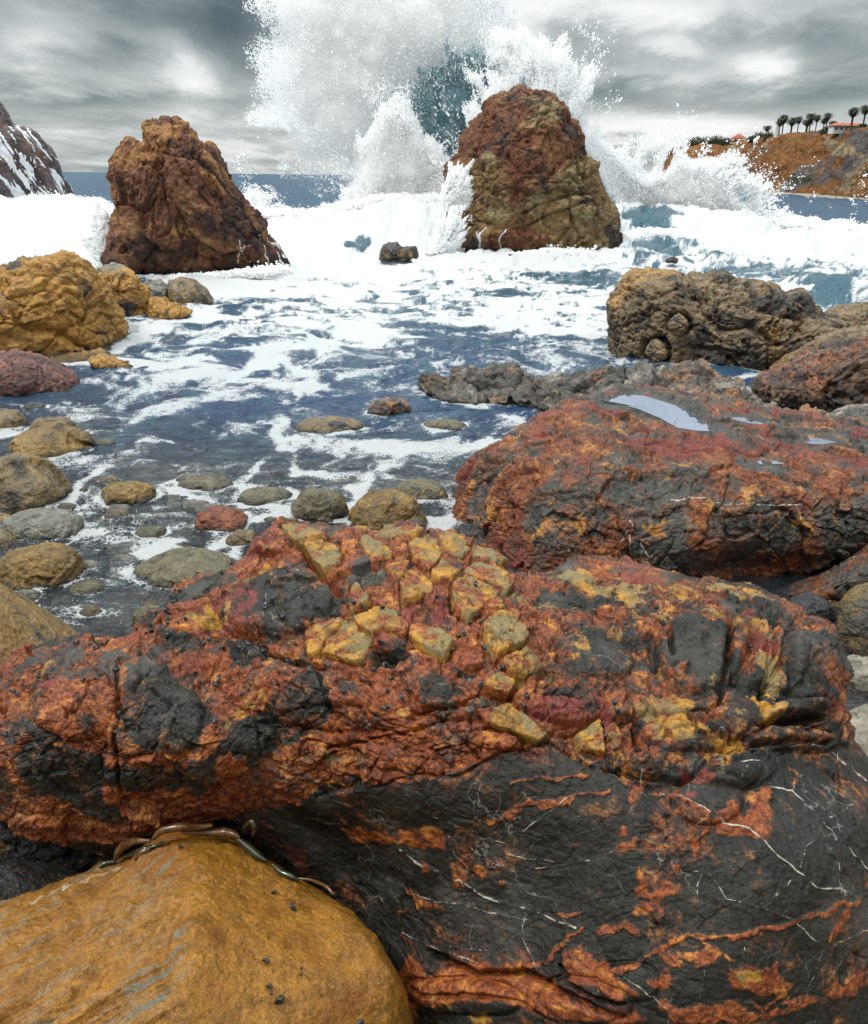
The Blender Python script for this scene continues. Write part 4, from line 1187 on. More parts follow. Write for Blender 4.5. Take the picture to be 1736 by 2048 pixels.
def ex_far(V, N, gx, gy, fw, d, r, g, b, a):
    n = fbm(V * .6, 3, off=7)
    st = fbm(np.stack([(gx * .8 - gy * .62) / 5.0, (gx * .62 + gy * .8) / 60, V[:, 2] * .2], -1), 4)
    b = sstep(st + 0.35 * np.exp(-(line_d(gx, gy, [(0, 300), (30, 350), (55, 400)]) / 16) ** 2) + 0.25 * np.exp(-(line_d(gx, gy, [(20, 265), (70, 300), (110, 390)]) / 12) ** 2), 0.12, 0.45) * sstep(gy, 245, 275)
    r = r + 0.3 * sstep(gy, 300, 380)
    return d, r, g, b, a


o = boulder('sea_stack', M['purple'], [(-420, 120), (-200, 90), (-60, 140), (0, 222), (18, 255), (40, 262), (62, 268), (90, 290), (100, 302), (115, 328), (120, 350), (130, 372), (146, 396), (160, 430), (100, 470), (-420, 470)], 44.0, 4.5, 6,
            feat_generic(6.0, .05, .05, .02, .004, r0=.35, g0=.1, d0=.35, seed=8.0, extra=ex_far), n=120, c=(-120, 320))
tag(o, 'dark brown sea stack with white water streaming down it, at the left edge', 'sea stack')

# ------------------------------------------------------------------ rocks on the left shore
yel = feat_generic(1.5, .05, .10, .035, .004, r0=.05, g0=.18, d0=.05, crack=0.9, seed=3.0, rsc=.8)


def lumpy(L, r0=.1, g0=.2, d0=.05, seed=0, dark=None):
    def f(V, N, gx, gy, fw):
        p = V / L + seed
        wv = np.stack([fbm(p * 2, 2, off=3.1), fbm(p * 2, 2, off=8.7), fbm(p * 2, 2, off=5.5)], -1) * 0.22
        F1, e1, _ = vor((p * np.array([1, 1, 1.5]) + wv) * 2.4)
        F2, e2, _ = vor((p * np.array([1, 1, 1.4]) + wv) * 5.5 + 5)
        _, _, f3 = vor((p + wv * .4) * 4.2 + 1)
        _, _, f4 = vor(p * 13 + 1)
        _, e9, f9 = vor((p + wv * .3) * 2.3 + 4)
        d = 0.07 * np.sqrt(np.clip(1 - F1 ** 2 * 1.3, 0, 1)) + .10 * f9 - .02 * (1 - sstep(e9, 0, .1)) + .085 * f3 + .034 * f4 + 0.035 * np.sqrt(np.clip(1 - F2 ** 2 * 1.3, 0, 1)) - .02 * (1 - sstep(e1, 0, .1)) + 0.05 * fbm(p * 1.2, 2) + 0.010 * fbm(p * 14, 4)
        n1 = fbm(p * 2.2, 4, off=40)
        r = r0 + .5 * n1 + .15 * sstep(N[:, 2], .5, 1)
        g = g0 + .5 * fbm(p * 3, 4, off=50)
        a = d0 + .45 * fbm(p * 3, 4, off=60) + .35 * (1 - sstep(e1, 0, .07))
        if dark:
            for cx, cy, rr in dark:
                a = a + .8 * np.exp(-(((gx - cx) / rr) ** 2 + ((gy - cy) / rr) ** 2))
        return d * L - 0.06 * L, mk(r, g, np.zeros_like(r), a)
    return f


def rk(name, mat, outline, Y, tf, tb, feat, label, cat='rock', group=None, **kw):
    o = boulder(name, M[mat], outline, Y, tf, tb, feat, **kw)
    tag(o, label, cat, group)
    return o


rk('lumpy_rock', 'yellow', [(-300, 590), (-100, 555), (0, 546), (40, 532), (90, 520), (130, 514), (158, 526), (190, 548), (214, 580), (236, 620), (250, 655), (252, 700), (250, 722), (235, 760), (100, 775), (-300, 780)], 14.0, 1.5, 2.5, lumpy(1.5, seed=1.5, dark=[(30, 520, 30)]),
   'broad lumpy golden yellow rock outcrop on the left shore', n=150, tilt=.3, c=(30, 650), pe=.8)
rk('lumpy_rock', 'yellow', [(160, 590), (185, 545), (225, 535), (262, 548), (282, 575), (298, 600), (300, 640), (330, 665), (250, 690), (180, 700)], 16.8, .8, 1.2, lumpy(1.2, r0=.2, seed=4.5, dark=[(235, 600, 22), (250, 640, 25), (270, 610, 15)]),
   'yellow rock with black wet hollows just behind the golden outcrop', n=90, tilt=.2)
rk('layered_boulder', 's_grey', [(200, 552), (206, 535), (228, 526), (250, 534), (272, 556), (270, 575), (220, 580)], 18.2, .5, .6, feat_generic(.9, .04, .03, .02, .004, r0=.3, g0=.1, strat=.02, seed=3), 'grey layered boulder capping the yellow rocks at the foot of the left stack', cat='boulder', n=50)
rk('layered_boulder', 's_grey', [(278, 590), (280, 570), (298, 560), (322, 560), (338, 572), (346, 600), (330, 640), (290, 640)], 18.4, .5, .6, feat_generic(.9, .04, .03, .02, .004, r0=.4, g0=.2, strat=.02, seed=7), 'grey tan layered boulder left of the rounded stone in the surf', cat='boulder', n=50)
rk('rounded_boulder', 's_tan', [(330, 590), (338, 562), (365, 553), (392, 560), (415, 578), (430, 600), (424, 615), (380, 640), (345, 650), (330, 625)], 18.6, .6, .8, feat_generic(1.1, .03, .03, .015, .003, r0=.3, g0=.3, seed=9, crack=.1), 'smooth rounded tan boulder ending the left shore rocks in the surf', cat='boulder', n=60)
rk('shore_rock', 'yellow', [(285, 640), (300, 605), (330, 600), (352, 610), (382, 625), (372, 645), (330, 660), (290, 668)], 16.6, .5, .6, lumpy(.8, seed=12), 'low yellow rock at the waterline below the rounded tan boulder', n=40)
rk('shore_rock', 'yellow', [(60, 745), (100, 722), (160, 712), (200, 705), (240, 716), (256, 728), (240, 745), (150, 760), (80, 765)], 12.6, .35, .5, lumpy(.6, seed=15), 'flat yellow ledge at the front foot of the golden outcrop', n=50)
rk('shore_rock', 'yellow', [(178, 722), (200, 712), (226, 718), (262, 730), (276, 740), (250, 750), (200, 745)], 12.0, .22, .3, lumpy(.4, seed=18), 'small orange yellow rock tip reaching into the water from the outcrop', n=30)
rk('maroon_boulder', 'maroon', [(-200, 715), (0, 708), (38, 706), (74, 712), (108, 728), (148, 744), (170, 764), (182, 788), (176, 812), (120, 840), (-200, 860)], 10.9, .8, 1.2, feat_generic(1.1, .04, .05, .025, .005, r0=.3, g0=.0, d0=.25, seed=6, pits=.02), 'dark maroon boulder at the left edge in front of the yellow rocks', cat='boulder', n=90, tilt=.4, c=(40, 780))

# ------------------------------------------------------------------ rocks on the right shore
PLUGS = [(1358, 650, 24), (1312, 705, 28)]


def ex_brown(V, N, gx, gy, fw, d, r, g, b, a):
    n = fbm(V * 3, 3, off=7)
    for cx, cy, rr in PLUGS:
        q = np.sqrt((gx - cx + 4 * n) ** 2 + ((gy - cy + 4 * n)) ** 2) / rr
        d = d - 0.10 * np.exp(-((q - 0.95) / .22) ** 2) * (fw > .5)
        a = a + .4 * np.exp(-((q - 0.95) / .2) ** 2)
    r = r + 0.55 * sstep(-(gx + 1.2 * (gy - 600)) + 60 * n, -1340, -1260) - 0.1
    a = a + 0.2 * sstep(gx, 1350, 1450)
    for p, wd, dep in [([(1230, 660), (1300, 640), (1330, 610), (1370, 600)], 4, .03), ([(1400, 620), (1440, 660), (1500, 650), (1560, 690)], 6, .06), ([(1470, 600), (1540, 620), (1600, 640)], 5, .05), ([(1380, 700), (1440, 700), (1480, 740)], 6, .05), ([(1215, 590), (1240, 660), (1230, 720)], 3, .02)]:
        d = d - dep * np.exp(-(line_d(gx + 8 * n, gy + 8 * n, p) / wd) ** 2)
    return d, r, g, b, a


rk('pitted_rock', 'brown', S2((688, 900), (698, 868), (722, 848), (745, 800), (772, 784), (850, 779), (935, 780), (985, 798), (1000, 822), (1030, 800), (1080, 804), (1110, 796), (1150, 802), (1200, 830), (1290, 838), (1370, 850), (1405, 880), (1430, 892), (1440, 870), (1470, 864), (1500, 888), (1520, 935), (1570, 965),
                              (1640, 990), (1640, 1050), (1560, 1120), (1400, 1200), (1200, 1280), (900, 1300), (660, 1290), (660, 1180), (690, 1100), (700, 1000)), 13.4, 1.1, 1.8,
   feat_generic(1.5, .04, .055, .035, .008, r0=.15, g0=.12, d0=.25, seed=11, pits=.05, extra=ex_brown), 'tall pitted brown rock with two round sockets, standing right of the channel', n=190, tilt=.15, c=(1440, 680))
rk('slab_rock', 'brown', [(1500, 755), (1560, 715), (1640, 672), (1700, 660), (1850, 640), (1850, 720), (1660, 760), (1560, 790)], 12.0, .5, .8, feat_generic(1.3, .05, .05, .03, .006, r0=.1, g0=.1, d0=.3, seed=14, pits=.03), 'sloping brown slab between the pitted rock and the red rock', n=80, tilt=.2)
rk('slab_rock', 'brown', [(1620, 670), (1640, 632), (1672, 618), (1710, 612), (1850, 600), (1850, 700), (1700, 690), (1640, 690)], 13.4, .7, 1.2, feat_generic(1.3, .05, .05, .03, .006, r0=.2, g0=.1, d0=.2, seed=17, pits=.03), 'brown rock at the right edge beside the teal wave', n=80, tilt=.2)
rk('red_rock', 'redbrown', [(1498, 770), (1515, 750), (1561, 735), (1613, 710), (1665, 690), (1736, 676), (1900, 655), (1900, 880), (1720, 850), (1610, 840), (1555, 816), (1510, 796)], 10.4, .9, 1.4,
   feat_generic(1.3, .04, .05, .035, .008, r0=.42, g0=.1, d0=.34, seed=19, pits=.05), 'rough red brown rock at the right edge behind the pool boulder', n=130, tilt=.35, c=(1660, 770))
rk('pitted_rock', 'grey', [(1650, 846), (1672, 822), (1700, 812), (1780, 806), (1900, 810), (1900, 900), (1700, 880)], 8.9, .4, .6, feat_generic(.8, .04, .04, .03, .006, r0=.1, g0=.4, d0=.0, seed=21, pits=.03), 'small pitted grey tan rock at the right edge behind the red boulder', n=70, tilt=.3)


def feat_ledge(V, N, gx, gy, fw):
    f = feat_generic(1.0, .05, .11, .06, .012, r0=.12, g0=.22, d0=.28, seed=23, pits=.05)
    d, mk_ = f(V, N, gx, gy, fw)
    mk_[:, 0] = np.clip(mk_[:, 0] + .35 * sstep(gx, 1250, 1380), 0, 1)
    return d * np.where(fw > .6, 1, .7), mk_


LT = S5((0, 170), (8, 130), (30, 118), (62, 120), (100, 148), (118, 150), (130, 108), (170, 102), (210, 106), (250, 118), (290, 92), (340, 96), (375, 86), (410, 104), (440, 125), (480, 150), (520, 132), (570, 138), (620, 116), (660, 118), (720, 86), (760, 92), (800, 96), (812, 108), (850, 84), (900, 98), (960, 104), (1000, 100), (1050, 84), (1100, 88), (1150, 120), (1180, 140), (1230, 150), (1290, 192), (1350, 240), (1450, 262), (1600, 292), (1740, 322), (1900, 340))
LB = S5((0, 180), (30, 205), (100, 236), (240, 248), (420, 256), (470, 282), (560, 300), (700, 320), (900, 340), (1740, 420), (1900, 430))
ledge, _ = loft('craggy_ledge', M['grey'], LT, LB, [(840, 770, 10.7), (960, 738, 10.75), (1000, 800, 10.1), (1060, 790, 10.0), (900, 802, 10.15), (1250, 728, 9.8), (1250, 800, 9.0), (1400, 728, 9.4), (1500, 800, 8.7), (1736, 845, 8.3), (1736, 880, 8.1), (1130, 750, 10.1), (1130, 820, 9.5)],
                836, 1850, 420, 90, feat_ledge, nb=40, back=.9, zb=-.5, rt=.12, band=10, endL=30, rb=.06, bandb=10)
tag(ledge, 'low jagged grey ledge running into the water behind the red boulder', 'ledge')

rk('tidal_rock', 's_dark', S2((-222, 720), (-205, 684), (-180, 672), (-150, 670), (-130, 692), (-110, 700), (-95, 684), (-70, 688), (-60, 705), (-62, 730), (-220, 740)), 28.3, .5, .6, feat_generic(.9, .06, .08, .05, .01, seed=31), 'small jagged black rock swamped by foam between the two stacks', n=40)
rk('tidal_rock', 's_dark', S2((926, 742), (935, 734), (960, 728), (974, 738), (970, 750), (930, 750)), 27.0, .3, .3, feat_generic(.6, .06, .08, .05, .01, seed=33), 'tiny black rock poking from foam right of the largest stack', n=24)

# wet rock under the red boulder, right
o = rk('wet_rock', 'big', [(1540, 1180), (1600, 1170), (1650, 1150), (1700, 1115), (1760, 1085), (1880, 1060), (1880, 1230), (1700, 1215), (1640, 1196), (1560, 1215)], 5.15, .3, .5,
       feat_generic(.6, .05, .06, .03, .006, r0=.35, g0=.0, d0=.1, seed=35), 'low wet black and red rock under the overhang of the pool boulder', n=70, tilt=.4)
rk('speckled_boulder', 's_speck', [(1674, 1245), (1680, 1205), (1702, 1180), (1750, 1165), (1850, 1170), (1900, 1250), (1880, 1340), (1780, 1352), (1715, 1330), (1684, 1295)], 4.45, .28, .35, feat_generic(.6, .04, .04, .02, .004, r0=.35, g0=.25, d0=.2, seed=37, pits=.015), 'round speckled gold and grey boulder at the right edge', cat='boulder', n=90, tilt=.5)
rk('rounded_boulder', 's_ochre', [(-420, 1180), (-200, 1145), (-60, 1150), (0, 1168), (62, 1205), (120, 1240), (168, 1274), (205, 1310), (190, 1420), (-420, 1480)], 3.45, .45, .6, feat_generic(1.0, .02, .015, .006, .0015, r0=.55, g0=.1, d0=.1, crack=.05, seed=39), 'large smooth tan boulder at the left edge beyond the foreground boulder', cat='boulder', n=120, tilt=.5, c=(-60, 1310))
rk('wet_boulder', 's_dark', [(-300, 1680), (-60, 1690), (0, 1702), (80, 1722), (150, 1742), (190, 1765), (160, 1860), (-300, 1950)], 2.32, .3, .3, feat_generic(.5, .03, .02, .01, .002, r0=.6, crack=.05, seed=41), 'smooth black wet boulder wedged behind the ochre boulder at left', cat='boulder', n=90, tilt=.6, c=(0, 1800))
rk('knobbly_rock', 's_dark', [(-100, 1600), (30, 1630), (90, 1650), (160, 1680), (230, 1715), (220, 1760), (100, 1760), (-100, 1740)], 2.55, .12, .2, lumpy(.16, seed=43), 'black knobbly wet rock in the dark gap under the foreground boulder', n=90, tilt=.5)


# ------------------------------------------------------------------ stones standing in the shallow water
FOOT = []


def stone(x0, x1, yt, yw, mat, label, sink=0.0, dep=.8, seed=None, name='stone', sq=2.3, under=False, group='stones in the shallows', n=40):
    xc = (x0 + x1) / 2
    z0 = -0.05 if under else 0.0
    f = ground_hit(xc, yw, z0)
    dw = f[1]
    zc = np.linalg.norm(f - [0, 0, H])
    a = (x1 - x0) / 2 / FPX * zc
    bq = a * dep
    yc = dw + bq * .8
    ct = at_Y(xc, yt, yc)
    h = max(ct[2] - z0, .05)
    if under:
        h = 0.045
    S, Q = cubesphere(n)
    e = 2 / sq
    sg = np.sign(S) * np.abs(S) ** .93
    V = sg * np.array([a * 1.02, bq, h])
    V[:, 2] = np.where(V[:, 2] < 0, V[:, 2] * (0.25 / h if h < .25 else 1.0), V[:, 2])
    sd = seed if seed is not None else (x0 * 7 + yt * 3) % 97
    p = (V + sd) / a
    Nn = S
    _, e1, f1 = vor(p * .8 + .1)
    _, e2, f2 = vor(p * 2.2)
    _, e3, f3 = vor(p * 5)
    d = a * (.16 * fbm(p * .8, 2) + .24 * f1 + .09 * f2 + .035 * f3 + .02 * fbm(p * 8, 3))
    V = V + Nn * d[:, None] * np.array([1, 1, min(1, h / a)])
    r = .35 + .5 * fbm(p * 1.6, 4, off=2) + .3 * f2
    g = .05 + .5 * fbm(p * 2.2, 4, off=5)
    a_ = .16 + .6 * fbm(p * 2.6, 4, off=8)
    V = V + np.array([f[0] * yc / dw, yc, z0 if under else 0])
    if not under:
        FOOT.append((f[0] * yc / dw, yc, a, bq))
    o = mesh_np(name, V, Q, M[mat], attrs={'mask': mk(r, g, np.zeros_like(r), a_)})
    tag(o, label, 'stone', group)
    return o


for a in [(-30, 52, 822, 862, 's_tan', 'tan stone cut by the left edge beside the small dark stone'), (68, 142, 836, 868, 's_tan', 'tan stone just behind the ochre hump in the shallows at left'), (30, 180, 855, 914, 's_ochre', 'ochre humped stone with a pale top in the shallows at left'),
          (-60, 135, 920, 1020, 's_tan', 'big brown tan boulder in the shallows at the left edge'), (14, 155, 1022, 1084, 's_grey', 'grey rounded stone with an orange flank and one dark pit'), (-40, 34, 1030, 1062, 's_ochre', 'ochre stone at the left edge beside the grey rounded stone'),
          (-50, 34, 1064, 1104, 's_tan', 'tan stone at the left edge below the grey rounded stone'), (10, 155, 1092, 1178, 's_ochre', 'wide ochre stone half under water in front of the grey one'),
          (586, 696, 976, 1044, 's_olive', 'dark olive block stone just left of the round ochre stone'), (700, 850, 984, 1066, 's_ochre', 'round pitted ochre stone behind the crest of the foreground boulder'), (782, 892, 961, 1006, 's_olive', 'olive humped stone behind the round ochre stone'),
          (396, 490, 1022, 1064, 's_red', 'wet red orange stone in the foam'), (455, 520, 1058, 1096, 's_tan', 'small tan stone beside the red orange stone'), (272, 470, 1106, 1172, 's_olive', 'long low olive stone behind the left slope of the foreground boulder'),
          (480, 586, 976, 1006, 's_olive', 'low dark olive stone with foam washing over it'), (738, 818, 794, 832, 'grey', 'jagged dark rock alone in mid water'), (50, 92, 804, 822, 's_dark', 'small dark stone beside the maroon boulder'),
          (1570, 1655, 1192, 1246, 's_dark', 'glossy dark grey stone between the foreground boulder and the speckled one'), (1596, 1735, 1176, 1226, 's_tan', 'pale tan stone partly hidden behind the speckled boulder'),
          (1672, 1790, 1316, 1392, 's_pale', 'pale grey smooth stone below the speckled boulder'), (1640, 1900, 1424, 1600, 's_pale', 'pale smooth slab at the right edge against the foreground boulder'), (205, 310, 962, 1010, 's_ochre', 'submerged ochre stone showing through clear water at left'),
          (364, 460, 954, 980, 's_olive', 'low olive stone awash in mid channel'), (270, 335, 1214, 1262, 's_olive', 'small olive stone against the left slope of the foreground boulder'), (430, 560, 1150, 1200, 's_dark', 'dark stone hidden low behind the foreground boulder crest'),
          (590, 720, 838, 866, 's_tan', 'brown rock just awash in mid water'), (655, 700, 842, 866, 's_dark', 'small jagged black rock on the brown awash rock'), (850, 930, 840, 862, 's_olive', 'dark rock just awash near the red boulder')]:
    stone(*a)
rs = np.random.default_rng(31)
for k in range(34):
    x = rs.uniform(-20, 640)
    y = rs.uniform(880, 1240)
    if 330 < x and y > 1090 or (x > 250 and y < 940):
        x = rs.uniform(0, 260)
    wd = rs.uniform(22, 62) * (.55 + (y - 850) / 500)
    hh = wd * rs.uniform(.14, .30)
    stone(x - wd / 2, x + wd / 2, y - hh, y, rs.choice(['s_ochre', 's_tan', 's_olive', 's_grey', 's_tan', 's_olive', 's_dark']), 'small wet stone just breaking the surface of the left shallows', seed=k * 2.3, group='small stones awash at left', n=22)
rs = np.random.default_rng(21)
for k in range(70):
    if k < 56:
        x = rs.uniform(-20, 700)
        y = rs.uniform(930, 1290)
    else:
        x = rs.uniform(1600, 1780)
        y = rs.uniform(1230, 1480)
    wd = rs.uniform(30, 75) * (1 + (y - 930) / 400)
    stone(x - wd / 2, x + wd / 2, y - 20, y, rs.choice(['s_ochre', 's_tan', 's_olive', 's_grey', 's_tan', 's_ochre', 's_red']), 'rounded stone lying under the clear shallow water', under=True, seed=k * 1.7, name='submerged_stone', group='submerged stones', n=20)
for cx, cy, rr in PLUGS:
    rr *= .8
    rk('socket_stone', 'brown', [(cx + rr * math.cos(t), cy + rr * 1.05 * math.sin(t)) for t in np.linspace(0, 2 * math.pi, 12, endpoint=False)], 12.38 if cy < 680 else 12.3, .10, .3,
       feat_generic(.5, .05, .08, .04, .01, r0=.2, seed=45 + cx), 'rounded stone held in the ' + ('upper' if cy < 680 else 'lower') + ' socket of the pitted brown rock', cat='stone', n=30, tilt=.2)
# ------------------------------------------------------------------ sea
def sea_mesh():
    el = []
    y = 2100.0
    ys = []
    a = math.atan(H / 1.0)
    # rows: even steps of depression angle down to the horizon
    angs = list(np.linspace(math.atan(H / 1.2), math.atan(H / 70.0), 760)) + list(np.geomspace(math.atan(H / 70.5), math.atan(H / 9000.0), 90))
    Y = H / np.tan(np.array(angs))
    az = np.concatenate([np.linspace(-60, -33, 24)[:-1], np.linspace(-33, 33, 760), np.linspace(33, 60, 24)[1:]])
    T = np.tan(np.radians(az))
    # rows run in Y, columns in a fan so that the sheet stays fine near by and reaches the horizon
    XX = T[:, None] * Y[None]
    YY = np.repeat(Y[None], len(az), 0)
    V = np.stack([XX, YY, np.zeros_like(XX)], -1).reshape(-1, 3)
    idx = np.arange(len(V)).reshape(XX.shape)
    Q = np.stack([idx[:-1, :-1], idx[1:, :-1], idx[1:, 1:], idx[:-1, 1:]], -1).reshape(-1, 4)
    x, y = V[:, 0], V[:, 1]
    gx, gy = project(V)
    gx = np.clip(gx, -3000, 5000)
    gy = np.clip(gy, -100, 4000)
    p = V.copy()
    wx = 0.5 * fbm(p * .55, 2, off=3)
    wy = 0.5 * fbm(p * .55, 2, off=9)
    q = p + np.stack([wx, wy, 0 * wx], -1)
    nf = sstep(y, 120, 50)
    mid = sstep(y, 7, 14)
    far = sstep(y, 17, 24)
    h = (0.040 + .015 * mid) * ridged(q * np.array([.8, 1.3, 1]), 3) * .6 + 0.026 * fbm(q * np.array([2.6, 4.2, 1]), 4) * nf + 0.11 * mid * fbm(q * .42, 3) + .045 * mid * fbm(q * 1.2, 3, off=6) + 0.10 * far * fbm(q * .33, 3, off=4)
    # the breaking swell
    n_ = fbm(np.stack([x * .25, 0 * x, 0 * x], -1), 3)
    Yb = 37.0 + 1.5 * n_
    hb = interp([(-400, 1.5), (150, 1.45), (230, 1.1), (520, .75), (700, 1.0), (760, 1.45), (900, 1.5), (1200, 1.5), (1330, 1.45), (1480, 1.2), (1560, .68), (1736, .5), (2200, .5)], gx)
    wf = np.where(y < Yb, 5.5, 3.5)
    br = np.exp(-np.abs((y - Yb) / wf) ** 2.2)
    h = h + hb * br * (1 + .10 * n_)
    zone = sstep(y, 22, 29) * sstep(y, 46, 40)
    h = h + zone * (0.24 * fbm(q * .9, 3, off=14) + .07 * ridged(q * 2.2, 3, off=5))
    # open sea swell behind
    h = h + sstep(y, 45, 60) * sstep(y, 1500, 300) * 0.16 * fbm(np.stack([x * .04, y * .12, 0 * x], -1), 3) + sstep(y, 42, 60) * sstep(y, 400, 120) * .05 * fbm(p * np.array([.35, .8, 1]), 3)
    # teal wave at right behind the pitted rock, about 20 m out
    wv2 = np.exp(-((y - (20.5 - .02 * (gx - 1650))) / 1.5) ** 2) * sstep(gx, 1500, 1640)
    h = h + .55 * wv2
    # ---- foam coverage
    F = interp([(0, .18), (371, .18), (385, .30), (395, 1.0), (510, .96), (535, .74), (565, .56), (600, .48), (650, .44), (700, .43), (760, .40), (830, .33), (900, .29), (960, .33), (1050, .32), (1300, .22), (2100, .1)], gy + 10 * wx * 4)
    F = np.where(y > 46, -.25 + .5 * fbm(p * np.array([.03, .3, 1]), 3) * sstep(y, 90, 50), F)
    F = F + .10 * sstep(gx, 860, 980) * sstep(gy, 760, 690) * sstep(gy, 560, 600) + .14 * sstep(-np.abs(gx - 620), -260, -120) * sstep(gy, 610, 560)

    def blob(cx, cy, rx, ry, k):
        return k * np.exp(-(((gx - cx) / rx) ** 2 + ((gy - cy) / ry) ** 2))
    for bl in [(1170, 558, 80, 16, -.55), (1010, 590, 70, 8, -.2), (930, 690, 90, 25, -.22), (1000, 700, 140, 25, -.2), (700, 720, 80, 20, -.1), (1300, 540, 60, 10, -.12), (1520, 545, 240, 18, -.42), (1320, 518, 90, 9, -.75), (1292, 497, 58, 9, -1.5), (1660, 600, 60, 22, -.7), (1690, 640, 50, 8, .5), (1290, 490, 60, 6, .2),
               (720, 510, 26, 8, -1.3), (480, 610, 90, 12, -.12), (300, 690, 80, 20, -.1), (200, 800, 60, 20, -.15), (430, 900, 120, 40, -.14), (700, 800, 90, 25, -.2), (400, 650, 60, 20, .1), (60, 470, 200, 60, .2), (1600, 480, 220, 20, .4)]:
        F = F + blob(*bl)
    LN = [([(760, 650), (700, 665), (620, 690), (540, 700), (490, 730)], 12, .35), ([(250, 800), (330, 765), (450, 745), (560, 725), (660, 700), (760, 670)], 22, .22), ([(270, 850), (300, 830), (380, 815), (430, 800), (520, 770), (620, 780)], 9, .3), ([(545, 845), (560, 835), (572, 850), (542, 870), (560, 900)], 10, .4),
          ([(560, 880), (640, 895), (740, 900), (860, 900), (990, 885)], 18, .42), ([(580, 905), (590, 945), (660, 958), (740, 955), (700, 980), (740, 1000)], 9, .42), ([(480, 960), (525, 930), (475, 972), (510, 1000), (600, 992), (640, 995)], 7, .4), ([(140, 1010), (165, 965), (200, 940)], 8, .35),
          ([(255, 1122), (330, 1095), (372, 1082)], 9, .5), ([(310, 1118), (400, 1108), (480, 1080), (470, 1112)], 12, .5), ([(120, 1105), (170, 1072), (210, 1068)], 7, .4), ([(350, 985), (400, 1005), (480, 1012), (590, 1020), (520, 1045)], 8, .42), ([(700, 1012), (720, 985), (742, 968)], 8, .4), ([(865, 1060), (905, 1030), (915, 1010)], 16, .5),
          ([(0, 868), (70, 864)], 4, .4), ([(160, 728), (300, 735), (420, 720)], 6, .3), ([(230, 700), (300, 665), (420, 640), (520, 640)], 8, .3), ([(350, 590), (440, 575), (560, 590), (700, 600)], 12, .4), ([(560, 640), (640, 650), (740, 655), (760, 690)], 10, .3), ([(880, 640), (1000, 650), (1200, 670)], 14, .2), ([(620, 790), (700, 760), (780, 745)], 5, .25),
          ([(250, 760), (360, 730), (440, 735)], 5, .25), ([(860, 800), (960, 820), (1040, 840)], 6, .3), ([(830, 780), (900, 800), (1000, 815)], 4, .25), ([(540, 720), (590, 745), (640, 760), (600, 790)], 8, .3), ([(180, 900), (290, 880), (340, 890)], 4, .3), ([(600, 1040), (660, 1045), (700, 1045)], 6, .45), ([(1240, 1130), (1300, 1120)], 3, .1)]
    for pts, wd, k in LN:
        dd = line_d(gx + 26 * wx, (gy + 14 * wy) * 1.5, [(u, v * 1.5) for u, v in pts])
        F = F + k * np.exp(-(dd / (wd * 1.2)) ** 2)
    rd = ridged(q * np.array([1.1, 1.3, 1]) + 2, 4, g=.6)
    rd2 = ridged(q * 3.1 + 7, 3)
    lace = fbm(q * 1.6, 4, off=5)
    rd3 = ridged((q + .05 * np.stack([lace, rd, 0 * rd], -1)) * 7 + 3, 3)
    foam = .5 + (F - .5) * 1.25 + .32 * (rd - .85) + .18 * (rd2 - .85) + .12 * (rd3 - .85) + .24 * lace
    for sx, sy, sa, sb in FOOT:
        i = np.nonzero((np.abs(x - sx) < 2 * sa) & (np.abs(y - sy) < 2 * sb))[0]
        if len(i):
            qq = np.sqrt(((x[i] - sx) / sa) ** 2 + ((y[i] - sy) / sb) ** 2)
            foam[i] += (.30 + .35 * lace[i]) * np.exp(-((qq - 1.10) / .13) ** 2)
    clear = sstep(gx, 1500, 1600) * sstep(gy, 1130, 1180)
    foam = foam - clear
    shallow = sstep(y, 10.5, 6.6) * .97
    shallow = np.maximum(shallow, sstep(y, 12.5, 8) * sstep(-gx, -420, -120) * .8)
    shallow = np.maximum(shallow, clear * .95)
    teal = sstep(y, 15, 26) * .55 * sstep(y, 60, 40) + blob(1300, 497, 120, 20, 1) + blob(1660, 600, 90, 40, .7) + blob(700, 490, 40, 20, .5)
    farA = sstep(y, 9, 18)
    h = h * (1 - .9 * clear)
    V[:, 2] = h
    # water drawn down round the two tidal rocks
    for rx_, ry_ in ((-1.15, 28.0), (7.6, 26.8)):
        V[:, 2] -= .22 * np.exp(-((x - rx_) / 1.6) ** 2 - ((y - ry_) / 1.6) ** 2)
    o = mesh_np('sea', V, Q, M['water'], origin=(0, 0, 0), attrs={'foam': foam, 'shallow': shallow, 'teal': np.clip(teal, 0, 1), 'far': farA})
    if o.data.polygons[0].normal.z < 0:
        o.data.flip_normals()
    tag(o, kind='structure')
    return o


sea = sea_mesh()

# seabed and shore ground below everything
g1 = np.linspace(-14, 14, 160)
g2 = np.concatenate([np.linspace(-6, 14, 140), np.linspace(14.5, 60, 30)])
XX, YY = np.meshgrid(g1, g2, indexing='ij')
V = np.stack([XX, YY, 0 * XX], -1).reshape(-1, 3)
V[:, 2] = -.12 - .03 * np.clip(V[:, 1] - 3, 0, 60) + .03 * fbm(V * 1.5, 3) + .02 * fbm(V * 5, 2)
idx = np.arange(len(V)).reshape(XX.shape)
Q = np.stack([idx[:-1, :-1], idx[1:, :-1], idx[1:, 1:], idx[:-1, 1:]], -1).reshape(-1, 4)
m, t = new_mat('pebbly_seabed')
tc = t.n('ShaderNodeTexCoord').outputs['Object']
vo = t.n('ShaderNodeTexVoronoi', feature='F1', ins={'Vector': tc, 'Scale': 5.5})
vc = t.mix(t.n('ShaderNodeSeparateColor', ins={0: vo.outputs['Color']}).outputs[0], (0.36, 0.24, 0.09), (0.27, 0.24, 0.17))
vc = t.mix(t.ramp(vo.outputs[0], .5, .85), vc, (0.05, 0.045, 0.03))
vc = t.mix(t.ramp(t.noise(tc, 9, 6), .4, .65, 0, .6), vc, (.06, .055, .04))
